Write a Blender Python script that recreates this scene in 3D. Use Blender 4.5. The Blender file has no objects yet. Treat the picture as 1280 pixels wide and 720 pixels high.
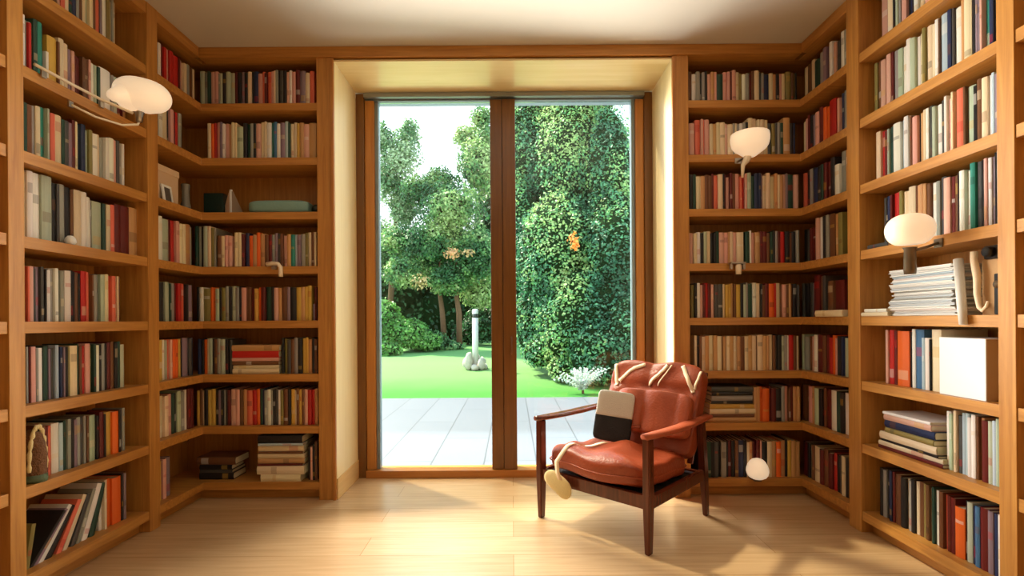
import bpy, bmesh, math, random
from mathutils import Vector, Matrix, noise
random.seed(7)
PI = math.pi
SC = bpy.context.scene
COL = SC.collection

# ------------------------------------------------------------------ colour
def lin(c):
    return tuple(((v/255)/12.92 if v/255 <= .04045 else ((v/255+.055)/1.055)**2.4) for v in c)
PAL = {
 'w': ('white', (232,230,220)), 'c': ('cream', (226,208,172)), 'g': ('grey', (150,150,142)),
 'd': ('dark grey', (74,74,72)), 'k': ('black', (30,29,32)), 'r': ('red', (186,34,30)),
 'm': ('maroon', (98,28,26)), 'o': ('orange', (232,104,34)), 't': ('tan', (200,152,100)),
 'b': ('brown', (112,72,44)), 'n': ('navy', (36,48,84)), 'u': ('blue', (66,112,150)),
 'e': ('teal', (44,134,120)), 'f': ('dark green', (34,70,58)), 's': ('pale green', (178,192,166)),
 'p': ('pink', (218,166,150)), 'y': ('mustard', (206,166,74)), 'l': ('mauve', (140,120,134)),
 'h': ('pale blue', (176,196,206)), 'v': ('olive', (134,124,68)), 'z': ('salmon', (220,108,82)),
}

# ------------------------------------------------------------------ materials
def new_mat(name):
    m = bpy.data.materials.new(name); m.use_nodes = True
    nt = m.node_tree; b = nt.nodes['Principled BSDF']
    return m, nt, b
def plain(name, rgb, rough=.5, metal=0, bump=0, bscale=60, emit=0, var=0, spec=.5, coat=0):
    m, nt, b = new_mat(name)
    b.inputs['Base Color'].default_value = (*lin(rgb), 1)
    b.inputs['Roughness'].default_value = rough
    b.inputs['Metallic'].default_value = metal
    b.inputs['Specular IOR Level'].default_value = spec
    b.inputs['Coat Weight'].default_value = coat
    if emit:
        b.inputs['Emission Color'].default_value = (*lin(rgb), 1)
        b.inputs['Emission Strength'].default_value = emit
    tc = nt.nodes.new('ShaderNodeTexCoord')
    n = nt.nodes.new('ShaderNodeTexNoise'); n.inputs['Scale'].default_value = bscale
    n.inputs['Detail'].default_value = 4
    nt.links.new(tc.outputs['Object'], n.inputs['Vector'])
    if bump:
        bp = nt.nodes.new('ShaderNodeBump'); bp.inputs['Strength'].default_value = bump
        bp.inputs['Distance'].default_value = .01
        nt.links.new(n.outputs['Fac'], bp.inputs['Height']); nt.links.new(bp.outputs['Normal'], b.inputs['Normal'])
    if var:
        mx = nt.nodes.new('ShaderNodeMix'); mx.data_type = 'RGBA'
        c = lin(rgb)
        mx.inputs[6].default_value = (*[v*(1-var) for v in c], 1)
        mx.inputs[7].default_value = (*[min(1, v*(1+var)) for v in c], 1)
        nt.links.new(n.outputs['Fac'], mx.inputs[0]); nt.links.new(mx.outputs[2], b.inputs['Base Color'])
    return m
def wood(name, c1, c2, axis, rough=.38, scale=1.0):
    m, nt, b = new_mat(name)
    g = nt.nodes.new('ShaderNodeNewGeometry')
    mp = nt.nodes.new('ShaderNodeMapping')
    s = [22*scale]*3; s[axis] = 1.2*scale
    mp.inputs['Scale'].default_value = s
    nt.links.new(g.outputs['Position'], mp.inputs['Vector'])
    n = nt.nodes.new('ShaderNodeTexNoise'); n.inputs['Scale'].default_value = 2.2
    n.inputs['Detail'].default_value = 6; n.inputs['Roughness'].default_value = .6; n.inputs['Distortion'].default_value = .6
    nt.links.new(mp.outputs['Vector'], n.inputs['Vector'])
    r = nt.nodes.new('ShaderNodeValToRGB')
    r.color_ramp.elements[0].position = .3; r.color_ramp.elements[0].color = (*lin(c1), 1)
    r.color_ramp.elements[1].position = .7; r.color_ramp.elements[1].color = (*lin(c2), 1)
    nt.links.new(n.outputs['Fac'], r.inputs['Fac']); nt.links.new(r.outputs['Color'], b.inputs['Base Color'])
    bp = nt.nodes.new('ShaderNodeBump'); bp.inputs['Strength'].default_value = .06; bp.inputs['Distance'].default_value = .004
    nt.links.new(n.outputs['Fac'], bp.inputs['Height']); nt.links.new(bp.outputs['Normal'], b.inputs['Normal'])
    b.inputs['Roughness'].default_value = rough
    return m
OAK1, OAK2 = (168,110,48), (202,144,70)
M = {}
M['oak_x'] = wood('honey oak grain across', OAK1, OAK2, 0)
M['oak_y'] = wood('honey oak grain along', OAK1, OAK2, 1)
M['oak_z'] = wood('honey oak grain upright', OAK1, OAK2, 2)
M['frame_z'] = wood('window oak upright', (172,108,46), (196,132,62), 2, .3)
M['frame_x'] = wood('window oak across', (172,108,46), (196,132,62), 0, .3)
M['mullion'] = wood('dark stained oak', (100,62,24), (124,80,34), 2, .3)
M['lining'] = wood('pale maple lining', (226,204,150), (236,216,166), 2, .35, .6)
M['lining_top'] = wood('pale lacquered maple', (224,198,140), (234,210,156), 0, .16, .6)
M['skirting'] = wood('pale oak skirting', (206,166,104), (218,180,120), 1, .4)
M['teak'] = wood('dark red teak', (70,30,18), (104,48,28), 2, .22)
M['teak_y'] = wood('dark red teak arm', (78,36,22), (120,60,36), 1, .2)
M['ceiling'] = plain('ceiling paint', (200,193,180), .9, bump=.03, bscale=200)
M['wall'] = plain('wall paint', (226,214,188), .9, bump=.03, bscale=200)
M['paper'] = plain('paper edges', (226,214,184), .85, bump=.3, bscale=300)
M['metal'] = plain('brushed nickel', (170,166,158), .32, 1)
M['bronze'] = plain('dull bronze', (120,104,84), .4, .7)
M['cream_metal'] = plain('cream enamel', (236,222,196), .35)
M['track'] = plain('grey track', (150,156,158), .35, .6)
M['gasket'] = plain('grey seal', (126,140,148), .4, .2)
M['leather'] = plain('cognac leather', (150,66,36), .36, bump=.25, bscale=90, var=.22)
M['leather_light'] = plain('worn cognac leather', (168,80,48), .4, bump=.25, bscale=90, var=.15)
M['tape'] = plain('cream tape', (238,214,180), .7, bump=.2, bscale=300)
M['canvas'] = plain('cream canvas', (226,206,150), .85, bump=.3, bscale=200, var=.12)
M['webbing'] = plain('black webbing', (28,24,24), .8)
M['black'] = plain('black plastic', (26,24,24), .4)
M['white_box'] = plain('white card', (238,240,240), .6)
M['kraft'] = plain('kraft card', (196,156,110), .8, var=.06)
M['taupe'] = plain('taupe card', (176,146,112), .8)

def attr_mat(name, rough=.5, bump=.15, trans=0):
    m, nt, b = new_mat(name)
    a = nt.nodes.new('ShaderNodeAttribute'); a.attribute_name = 'Col'
    nt.links.new(a.outputs['Color'], b.inputs['Base Color'])
    b.inputs['Roughness'].default_value = rough
    if bump:
        tc = nt.nodes.new('ShaderNodeTexCoord'); n = nt.nodes.new('ShaderNodeTexNoise'); n.inputs['Scale'].default_value = 180
        bp = nt.nodes.new('ShaderNodeBump'); bp.inputs['Strength'].default_value = bump; bp.inputs['Distance'].default_value = .004
        nt.links.new(tc.outputs['Object'], n.inputs['Vector']); nt.links.new(n.outputs['Fac'], bp.inputs['Height']); nt.links.new(bp.outputs['Normal'], b.inputs['Normal'])
    if trans:
        t = nt.nodes.new('ShaderNodeBsdfTranslucent'); mx = nt.nodes.new('ShaderNodeMixShader')
        out = nt.nodes['Material Output']
        nt.links.new(a.outputs['Color'], t.inputs['Color']); mx.inputs[0].default_value = trans
        nt.links.new(b.outputs[0], mx.inputs[1]); nt.links.new(t.outputs[0], mx.inputs[2]); nt.links.new(mx.outputs[0], out.inputs['Surface'])
    return m
M['cloth'] = attr_mat('book cloth', .48)
M['leaf'] = attr_mat('leaf', .45, 0, .35)

def glass_mat():
    m, nt, b = new_mat('window glass'); nt.nodes.remove(b)
    out = nt.nodes['Material Output']
    t = nt.nodes.new('ShaderNodeBsdfTransparent'); t.inputs['Color'].default_value = (.93,.97,.96,1)
    g = nt.nodes.new('ShaderNodeBsdfGlossy'); g.inputs['Roughness'].default_value = .02
    f = nt.nodes.new('ShaderNodeFresnel'); f.inputs['IOR'].default_value = 1.45
    mx = nt.nodes.new('ShaderNodeMixShader')
    mu = nt.nodes.new('ShaderNodeMath'); mu.operation = 'MULTIPLY'; mu.inputs[1].default_value = .8
    nt.links.new(f.outputs[0], mu.inputs[0]); nt.links.new(mu.outputs[0], mx.inputs[0])
    nt.links.new(t.outputs[0], mx.inputs[1]); nt.links.new(g.outputs[0], mx.inputs[2]); nt.links.new(mx.outputs[0], out.inputs['Surface'])
    return m
M['glass'] = glass_mat()

def floor_mat():
    m, nt, b = new_mat('pale oak planks')
    g = nt.nodes.new('ShaderNodeNewGeometry')
    mp = nt.nodes.new('ShaderNodeMapping'); mp.inputs['Scale'].default_value = (1,1,1)
    nt.links.new(g.outputs['Position'], mp.inputs['Vector'])
    br = nt.nodes.new('ShaderNodeTexBrick'); br.offset = .37
    br.inputs['Scale'].default_value = 1; br.inputs['Brick Width'].default_value = 1.9; br.inputs['Row Height'].default_value = .19
    br.inputs['Mortar Size'].default_value = .0016; br.inputs['Mortar Smooth'].default_value = .3; br.inputs['Bias'].default_value = 0
    br.inputs['Color1'].default_value = (*lin((206,172,128)),1); br.inputs['Color2'].default_value = (*lin((194,158,114)),1)
    br.inputs['Mortar'].default_value = (*lin((164,124,80)),1)
    nt.links.new(mp.outputs[0], br.inputs['Vector'])
    mp2 = nt.nodes.new('ShaderNodeMapping'); mp2.inputs['Scale'].default_value = (1.5, 26, 1)
    nt.links.new(g.outputs['Position'], mp2.inputs['Vector'])
    n = nt.nodes.new('ShaderNodeTexNoise'); n.inputs['Scale'].default_value = 2; n.inputs['Detail'].default_value = 6
    nt.links.new(mp2.outputs[0], n.inputs['Vector'])
    mx = nt.nodes.new('ShaderNodeMix'); mx.data_type = 'RGBA'; mx.blend_type = 'MULTIPLY'; mx.inputs[0].default_value = 1
    r = nt.nodes.new('ShaderNodeValToRGB'); r.color_ramp.elements[0].color = (.84,.81,.77,1); r.color_ramp.elements[1].color = (1,1,1,1)
    r.color_ramp.elements[0].position = .3; r.color_ramp.elements[1].position = .65
    nt.links.new(n.outputs['Fac'], r.inputs['Fac']); nt.links.new(br.outputs['Color'], mx.inputs[6]); nt.links.new(r.outputs['Color'], mx.inputs[7])
    nt.links.new(mx.outputs[2], b.inputs['Base Color'])
    b.inputs['Roughness'].default_value = .26
    return m
M['floor'] = floor_mat()
def patio_mat():
    m, nt, b = new_mat('grey paving slabs')
    g = nt.nodes.new('ShaderNodeNewGeometry')
    mp = nt.nodes.new('ShaderNodeMapping'); mp.inputs['Rotation'].default_value = (0,0,PI/2); mp.inputs['Location'].default_value = (.1,.22,0)
    nt.links.new(g.outputs['Position'], mp.inputs['Vector'])
    br = nt.nodes.new('ShaderNodeTexBrick'); br.offset = .5
    br.inputs['Scale'].default_value = 1; br.inputs['Brick Width'].default_value = 1.5; br.inputs['Row Height'].default_value = .4
    br.inputs['Mortar Size'].default_value = .006; br.inputs['Bias'].default_value = 0
    br.inputs['Color1'].default_value = (*lin((88,95,105)),1); br.inputs['Color2'].default_value = (*lin((84,91,101)),1)
    br.inputs['Mortar'].default_value = (*lin((58,64,72)),1)
    nt.links.new(mp.outputs[0], br.inputs['Vector'])
    nt.links.new(br.outputs['Color'], b.inputs['Base Color'])
    b.inputs['Roughness'].default_value = .6
    return m
M['patio'] = patio_mat()
M['grass'] = plain('mown grass', (86,128,66), .9, bump=.5, bscale=40, var=.2, spec=.1)
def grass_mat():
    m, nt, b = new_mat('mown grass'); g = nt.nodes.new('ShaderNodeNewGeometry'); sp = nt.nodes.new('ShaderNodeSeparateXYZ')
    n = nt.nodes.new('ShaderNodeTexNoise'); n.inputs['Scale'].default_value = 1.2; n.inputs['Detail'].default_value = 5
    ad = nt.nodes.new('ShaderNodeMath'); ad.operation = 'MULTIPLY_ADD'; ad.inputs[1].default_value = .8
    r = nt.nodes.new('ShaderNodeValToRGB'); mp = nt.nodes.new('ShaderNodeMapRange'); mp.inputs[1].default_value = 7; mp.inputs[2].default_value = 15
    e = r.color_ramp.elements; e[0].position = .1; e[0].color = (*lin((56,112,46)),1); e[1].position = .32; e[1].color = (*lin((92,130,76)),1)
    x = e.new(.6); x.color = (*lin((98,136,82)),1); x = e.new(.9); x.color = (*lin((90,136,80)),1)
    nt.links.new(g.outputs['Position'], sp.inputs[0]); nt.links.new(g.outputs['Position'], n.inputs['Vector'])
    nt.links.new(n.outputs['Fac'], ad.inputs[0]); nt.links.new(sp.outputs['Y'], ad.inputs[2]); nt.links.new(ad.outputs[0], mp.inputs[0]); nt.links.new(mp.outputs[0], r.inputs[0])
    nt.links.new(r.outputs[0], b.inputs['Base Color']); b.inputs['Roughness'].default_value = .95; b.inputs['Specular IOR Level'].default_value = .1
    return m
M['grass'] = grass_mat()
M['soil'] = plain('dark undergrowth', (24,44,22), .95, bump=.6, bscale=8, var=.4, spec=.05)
M['bark'] = plain('bark', (104,76,52), .9, bump=.5, bscale=14, var=.3)
M['stone'] = plain('pale stone', (176,170,156), .9, bump=.5, bscale=20, var=.25)
M['post'] = plain('white painted post', (200,204,200), .5)
M['lamp'] = plain('opal glass', (250,226,190), .3, emit=.45)

# ------------------------------------------------------------------ mesh helpers
def link(name, me, mats, parent=None, loc=None, rot=None):
    o = bpy.data.objects.new(name, me)
    if not isinstance(mats, (list, tuple)): mats = [mats]
    for m in mats:
        if m is not None and m.name not in [x.name for x in me.materials if x]: me.materials.append(m)
    COL.objects.link(o)
    if parent: o.parent = parent
    if loc is not None: o.location = loc
    if rot is not None: o.rotation_euler = rot
    return o
def empty(name, loc=(0,0,0), rz=0):
    o = bpy.data.objects.new(name, None); COL.objects.link(o); o.location = loc; o.rotation_euler = (0,0,rz)
    o.empty_display_size = .1
    return o
def tag(o, label=None, cat=None, group=None, kind=None):
    if label: o['label'] = label
    if cat: o['category'] = cat
    if group: o['group'] = group
    if kind: o['kind'] = kind
    return o
def to_mesh(name, bm, smooth=False):
    me = bpy.data.meshes.new(name)
    bmesh.ops.recalc_face_normals(bm, faces=bm.faces)
    bm.to_mesh(me); bm.free()
    if smooth:
        for p in me.polygons: p.use_smooth = True
    return me
def obj(name, bm, mat, parent=None, smooth=False, loc=None, rot=None):
    return link(name, to_mesh(name, bm, smooth), mat, parent, loc, rot)
def add_box(bm, x0, x1, y0, y1, z0, z1, bev=0, mtx=None):
    b2 = bmesh.new()
    bmesh.ops.create_cube(b2, size=1)
    for v in b2.verts:
        v.co = Vector(((x0+x1)/2+v.co.x*(x1-x0), (y0+y1)/2+v.co.y*(y1-y0), (z0+z1)/2+v.co.z*(z1-z0)))
    if bev: bmesh.ops.bevel(b2, geom=b2.edges[:], offset=bev, segments=2, profile=.7, affect='EDGES')
    if mtx: bmesh.ops.transform(b2, matrix=mtx, verts=b2.verts)
    me = bpy.data.meshes.new('tmp'); b2.to_mesh(me); b2.free(); bm.from_mesh(me); bpy.data.meshes.remove(me)
def box(name, dims, mat, parent=None, bev=.0015, **k):
    bm = bmesh.new(); add_box(bm, *dims, bev); return obj(name, bm, mat, parent, **k)
def add_tube(bm, pts, r, seg=10, caps=True):
    pts = [Vector(p) for p in pts]; rs = r if isinstance(r, (list, tuple)) else [r]*len(pts)
    rings = []
    for i, p in enumerate(pts):
        d = (pts[min(i+1, len(pts)-1)]-pts[max(i-1, 0)]).normalized()
        a = d.orthogonal().normalized() if not rings else (pa - d*pa.dot(d)).normalized()
        pa = a; b = d.cross(a)
        rings.append([bm.verts.new(p+(a*math.cos(t*2*PI/seg)+b*math.sin(t*2*PI/seg))*rs[i]) for t in range(seg)])
    for A, B in zip(rings, rings[1:]):
        for t in range(seg): bm.faces.new((A[t], A[(t+1)%seg], B[(t+1)%seg], B[t]))
    if caps: bm.faces.new(rings[0]); bm.faces.new(rings[-1][::-1])
def add_lathe(bm, prof, seg=28, mtx=None):
    rings = []; new = []
    for (r, z) in prof:
        if r < 1e-5: v = bm.verts.new((0,0,z)); rings.append([v]); new.append(v)
        else:
            R = [bm.verts.new((r*math.cos(t*2*PI/seg), r*math.sin(t*2*PI/seg), z)) for t in range(seg)]; rings.append(R); new += R
    for A, B in zip(rings, rings[1:]):
        for t in range(seg):
            u = (t+1)%seg
            if len(A) == 1 and len(B) == 1: continue
            if len(A) == 1: bm.faces.new((A[0], B[t], B[u]))
            elif len(B) == 1: bm.faces.new((A[t], A[u], B[0]))
            else: bm.faces.new((A[t], A[u], B[u], B[t]))
    if mtx: bmesh.ops.transform(bm, matrix=mtx, verts=new)
def add_prism(bm, pts, z0, z1):
    a = [bm.verts.new((x, y, z0)) for x, y in pts]; b = [bm.verts.new((x, y, z1)) for x, y in pts]
    bm.faces.new(a[::-1]); bm.faces.new(b)
    n = len(pts)
    for i in range(n): bm.faces.new((a[i], a[(i+1)%n], b[(i+1)%n], b[i]))
def puff(w, d, h, n=5, cuts=12, fn=None, nz=None):
    """rounded cushion block, centred"""
    bm = bmesh.new(); bmesh.ops.create_cube(bm, size=2); bmesh.ops.subdivide_edges(bm, edges=bm.edges[:], cuts=cuts, use_grid_fill=True)
    for v in bm.verts:
        p = v.co
        L = (abs(p.x)**n+abs(p.y)**n+abs(p.z)**n)**(1/n)
        q = p/L
        v.co = Vector((q.x*w/2, q.y*d/2, q.z*h/2))
        if fn: v.co = fn(v.co)
    return bm
def sm(v): return Vector(v)

# ------------------------------------------------------------------ the room
F = 624.0; CH = 1.07
XL, XR, YB = -1.86, 1.74, 3.0        # fronts of the cases
DEP = .28; TH = .045
Z = [2.386, 2.059, 1.732, 1.405, 1.078, .756, .444, .107]
CEIL = 2.714
WY = 3.45                             # window plane
def struct(o): o['kind'] = 'structure'; return o
struct(box('floor', (-2.3, 2.2, -5.2, WY+.12, -.08, 0), M['floor'], bev=0))
struct(box('ceiling', (-2.3, 2.2, -5.2, WY+.12, CEIL, CEIL+.1), M['ceiling'], bev=0))
struct(box('wall_left', (-2.3, XL-DEP-.002, -5.2, WY+.12, 0, CEIL), M['wall'], bev=0))
struct(box('wall_right', (XR+DEP+.002, 2.2, -5.2, WY+.12, 0, CEIL), M['wall'], bev=0))
bm = bmesh.new()
OX0, OX1, OZ = -1.058, .968, 2.632
add_box(bm, XL-DEP-.002, OX0-.012, YB+DEP+.002, WY+.12, 0, CEIL)
add_box(bm, OX1+.012, XR+DEP+.002, YB+DEP+.002, WY+.12, 0, CEIL)
add_box(bm, OX0-.012, OX1+.012, YB+DEP+.002, WY+.12, OZ+.012, CEIL)
struct(obj('wall_back', bm, M['wall']))
struct(box('wall_front', (XL-DEP, XR+DEP, -5.2, -5.05, 0, CEIL), M['mullion'], bev=0))

# reveal linings
struct(box('trim_1', (OX0-.011, OX0, YB, WY-.04, .125, OZ), M['lining'], bev=0))
struct(box('trim_2', (OX1, OX1+.011, YB, WY-.04, .125, OZ), M['lining'], bev=0))
struct(box('trim_3', (OX0-.011, OX1+.011, YB, WY-.04, OZ, OZ+.011), M['lining_top'], bev=0))
struct(box('baseboard_left', (OX0-.011, OX0+.006, YB, WY-.04, .001, .125), M['skirting'], bev=.001))
struct(box('baseboard_right', (OX1-.006, OX1+.011, YB, WY-.04, .001, .125), M['skirting'], bev=.001))
bm = bmesh.new()   # edge bead round the reveal
add_box(bm, OX0-.018, OX0-.001, YB-.016, YB-.001, .001, OZ+.014, .002); add_box(bm, OX1+.001, OX1+.018, YB-.016, YB-.001, .001, OZ+.014, .002)
struct(obj('trim_4', bm, M['frame_z']))
struct(box('trim_5', (XL+.0, XR, YB-.02, YB+.06, 2.652, CEIL-.001), M['oak_x'], bev=.002))   # rail over the opening and back cases
struct(box('trim_6', (-1.067, .977, YB+.062, WY-.04, OZ+.012, CEIL-.001), M['oak_x'], bev=0))

# ------------------------------------------------------------------ garden window
w1 = struct(empty('window_1', (0, WY, 0)))
gx = [(-.915, -.142), (.030, .832)]   # glass openings
bm = bmesh.new()
add_box(bm, OX0, OX0+.055, -.04, .10, 0, 2.625, .004); add_box(bm, OX1-.055, OX1, -.04, .10, 0, 2.625, .004)
obj('jamb', bm, M['mullion'], w1)
bm = bmesh.new()
add_box(bm, OX0+.056, gx[0][0]-.024, -.025, .06, .052, 2.585, .006); add_box(bm, gx[1][1]+.024, OX1-.056, -.025, .06, .052, 2.585, .006)
obj('sash_stile', bm, M['frame_z'], w1)
bm = bmesh.new(); add_box(bm, gx[0][0]-.023, gx[0][0], -.005, .05, .052, 2.585, .002); add_box(bm, gx[1][1], gx[1][1]+.023, -.005, .05, .052, 2.585, .002)
obj('glazing_seal', bm, M['gasket'], w1)
bm = bmesh.new(); add_box(bm, OX0+.056, OX1-.056, -.05, .08, 0, .05, .004); obj('sill', bm, M['frame_x'], w1)
bm = bmesh.new(); add_box(bm, OX0+.056, OX1-.056, -.012, .08, 2.586, 2.625, .004); obj('head', bm, M['gasket'], w1)
bm = bmesh.new(); add_box(bm, OX0+.056, OX1-.056, -.055, -.014, 2.596, 2.625, .004); obj('head_track', bm, M['track'], w1)
bm = bmesh.new(); add_box(bm, gx[0][1], -.062, -.03, .06, .052, 2.585, .004); add_box(bm, -.066, -.054, -.01, .04, .052, 2.585, .004); add_box(bm, -.058, gx[1][0], -.036, .06, .052, 2.585, .004)
obj('meeting_stile', bm, M['mullion'], w1)
for a, b_ in gx:
    bm = bmesh.new(); add_box(bm, a, b_, .018, .026, .052, 2.585); obj('pane', bm, M['glass'], w1)
bm = bmesh.new(); add_tube(bm, [(-.005,-.038,.84),(-.005,-.06,.84),(-.005,-.062,.87),(-.005,-.062,.96)], .006, 8)
obj('door_handle', bm, M['mullion'], w1, True)

# ------------------------------------------------------------------ bookcases
def bookcase_side(name, label, side, y0, y1, near_stile=None):
    """straight unit on a side wall; y0..y1 outer, stile at the near end"""
    X = XL if side < 0 else XR
    t = empty(name, (X, (y0+y1)/2, 0)); tag(t, label, 'bookcase')
    s = side
    def bb(x0, x1, a, b, z0, z1, nm, mat, bev=.002):
        xs = sorted((s*x0, s*x1)); bm = bmesh.new()
        add_box(bm, xs[0], xs[1], a-(y0+y1)/2, b-(y0+y1)/2, z0, z1, bev); return obj(nm, bm, M[mat], t)
    ns = near_stile
    bb(-.004, DEP, y0, ns, .001, CEIL-.001, 'side_panel', 'oak_z')
    for z in Z: bb(0, DEP-.01, ns+.0005, y1-.0005, z-TH, z, 'shelf', 'oak_y')
    bb(.031, DEP-.01, ns+.0005, y1-.0005, 2.655, 2.68, 'top_board', 'oak_y', 0)
    bb(DEP-.009, DEP-.001, ns+.0005, y1-.0005, .001, CEIL-.001, 'back_panel', 'oak_z', 0)
    bb(.05, .07, ns+.0005, y1-.0005, .001, Z[-1]-TH-.0005, 'plinth', 'oak_y', 0)
    bb(-.002, .03, ns+.0005, y1-.0005, 2.652, CEIL-.001, 'top_rail', 'oak_y')
    return t
def bookcase_corner(name, label, side, stile0, stile1, bx0, bx1):
    """L unit: near stile y stile0..stile1 on the side wall; back stile |x| bx0..bx1"""
    X = XL if side < 0 else XR
    t = empty(name, (X, YB, 0)); tag(t, label, 'bookcase')
    def P(x, y): return (x-X, y-YB)
    s = side; Xb = X+s*DEP
    def bb(x0, x1, a, b, z0, z1, nm, mat, bev=.002):
        xs = sorted((x0-X, x1-X)); bm = bmesh.new(); add_box(bm, xs[0], xs[1], a-YB, b-YB, z0, z1, bev); return obj(nm, bm, M[mat], t)
    bb(X-s*.004, Xb, stile0, stile1, .001, CEIL-.001, 'side_panel', 'oak_z')
    bb(bx0, bx1, YB-.006, YB+DEP, .001, CEIL-.001, 'side_panel', 'oak_z')
    be = bx0 if s > 0 else bx1                     # window-side stile edge facing the shelf is the far one from window
    edge = (bx1+.0005) if s > 0 else (bx0-.0005)
    Xi = Xb-s*.01; Yi = YB+DEP-.01
    for z in Z:
        bm = bmesh.new()
        pts = [P(X, stile1+.0005), P(X, YB), P(edge, YB), P(edge, Yi), P(Xi, Yi), P(Xi, stile1+.0005)]
        add_prism(bm, pts, z-TH, z); 
        bmesh.ops.recalc_face_normals(bm, faces=bm.faces)
        bmesh.ops.bevel(bm, geom=bm.edges[:], offset=.0015, segments=1, affect='EDGES')
        obj('shelf', bm, M['oak_x'], t)
    bb(X+s*.031, Xi, stile1+.0005, YB+.061, 2.655, 2.68, 'top_board', 'oak_y', 0)
    bb(Xi, edge, YB+.0615, Yi, 2.655, 2.68, 'top_board', 'oak_x', 0)
    bb(Xi+s*.0005, Xb-s*.001, stile1+.0005, YB+DEP-.001, .001, CEIL-.001, 'back_panel', 'oak_z', 0)
    bb(Xi, edge, Yi+.0005, YB+DEP-.001, .001, CEIL-.001, 'back_panel', 'oak_z', 0)
    bb(X+s*.05, X+s*.07, stile1+.0005, YB+.05, .001, Z[-1]-TH-.0005, 'plinth', 'oak_y', 0)
    bb(X+s*.07, edge, YB+.05, YB+.07, .001, Z[-1]-TH-.0005, 'plinth', 'oak_x', 0)
    bb(X-s*.002, X+s*.03, stile1+.0005, YB-.022, 2.652, CEIL-.001, 'top_rail', 'oak_y')
    return t
LN = (1.842, 1.903); LM = (2.551, 2.626); RN = (1.721, 1.783); RM = (2.490, 2.579)
bookcase_side('bookcase', 'tall honey oak bookcase on the left wall, nearest full bay left of window', -1, LN[0], LM[0]-.001, LN[1])
bookcase_side('bookcase', 'tall honey oak bookcase on the right wall, bay holding white box and newspapers', 1, RN[0], RM[0]-.001, RN[1])
bookcase_corner('corner_bookcase', 'L-shaped honey oak corner bookcase left of the garden window', -1, LM[0], LM[1], -1.163, -1.071)
bookcase_corner('corner_bookcase', 'L-shaped honey oak corner bookcase right of the garden window', 1, RM[0], RM[1], .981, 1.067)
bookcase_side('bookcase', 'empty oak bookcase bay cut off by the left edge of the photo', -1, .95, LN[0]-.001, 1.01)
bookcase_side('bookcase', 'empty oak bookcase bay cut off by the right edge of the photo', 1, .95, RN[0]-.001, 1.01)

# ------------------------------------------------------------------ books
BOOKS = []    # every book or lying volume: dict, later ranked by how large it shows
SET = .045
def px2y(px, py, X): # depth of a point on the plane X that shows at px,py
    dx = (px-640) - .007*(py-400)
    return X*F/dx
def jit(c, a=.10):
    k = 1+random.uniform(-a, a); return tuple(min(1, max(0, v*k*(1+random.uniform(-.05,.05)))) for v in c)
def parse(s):
    out = []
    for t in s.split():
        h = None
        if ':' in t: t, h = t.split(':'); h = float(h)
        i = len(t)-1
        out.append((float(t[:i]), t[i], h))
    return out
def add_book(case, shelf, letter, w, h, d, loc, rz, lean=0, lying=False, kind='book', order=0, tilt=0):
    BOOKS.append(dict(case=case, shelf=shelf, c=letter, w=w, h=h, d=d, loc=Vector(loc), rz=rz, lean=lean, lying=lying, kind=kind, order=order, tilt=tilt))
def side_row(case, sh, x0, k, start, toks, hr=(.2,.225), maxy=None):
    """toks: right edges of the spines in a crop that starts at x0 with scale k"""
    left = case.startswith('left'); X = (XL-SET) if left else (XR+SET)
    pym = 400.5-(Z[sh]+.1-CH)*290
    ys = []; prev = start; T = parse(toks)
    for e, c, h in T:
        a = px2y(x0+prev/k, pym, X); b = px2y(x0+e/k, pym, X); prev = e
        lo, hi = min(a, b), max(a, b)
        ys.append((lo, hi, c, h))
    n = len(ys)
    for i, (lo, hi, c, h) in enumerate(ys):
        if c == '_': continue
        hh = h or random.uniform(*hr); d = min(.2, hh*random.uniform(.68,.8)); ins = random.choice((0,0,.004,.009,.014))
        if left: add_book(case, sh, c, hi-lo-.0008, hh, d, (X-ins, lo+.0004, Z[sh]+.0006), PI/2, order=i)
        else: add_book(case, sh, c, hi-lo-.0008, hh, d, (X+ins, hi-.0004, Z[sh]+.0006), -PI/2, order=i)
def back_row(case, sh, x0, k, start, toks, hr=(.195,.215), base=0):
    Y = YB+.03; prev = start
    for i, (e, c, h) in enumerate(parse(toks)):
        a = (x0+prev/k-640)/F*Y; b = (x0+e/k-640)/F*Y; prev = e
        if c == '_': continue
        hh = h or random.uniform(*hr); ins = random.choice((0,0,.004,.009,.014))
        add_book(case, sh, c, b-a-.0008, hh, min(.19, hh*random.uniform(.68,.8)), (a+.0004, Y+ins, Z[sh]+.0006), 0, order=base+i)

L, R_, CL, CR = 'left bookcase', 'right bookcase', 'left corner bookcase', 'right corner bookcase'
side_row(L, 0, 24, 9.14, 400, '440b 480p 530z 570c 610f 655n 690g 725b 775c 810s 850c 875b 915z 935m 960l 1005w 1045v 1068c 1090g 1130c', (.22,.25))
side_row(L, 1, 24, 6.54, 38, '60w:.225 82g:.21 105r:.205 130w:.215 165f:.235 200e:.235 222f:.235 245w:.13 320y:.205 336b:.2 380c:.222 420c:.215 440l:.2 466p:.2 495m:.19 520m:.19 545b:.2 572b:.2 590p:.205 630w:.2 652s:.2 675f:.2 765w:.21 785g:.2 808s:.2 845m:.19 870m:.19')
side_row(L, 2, 24, 6.54, 40, '70f 112b 148g 188c 235e:.222 252s 262k 300z 352c 378f 410d 437l 462m 480c 512s 548n:.225 575s 605v 655w 682c 712g 740w 780w 800p 825d 843g 862w', (.205,.225))
side_row(L, 3, 24, 6.54, 42, '72c:.265 120w:.27 192w:.27 275s:.27 312k:.25 335d:.25 385g:.255 430k:.25 455b:.245 515c:.25 560w:.25 602w:.235 618g:.225 692s:.225 718f:.225 752c:.225 785z:.23 838m:.24 905m:.24 975t:.245')
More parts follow.
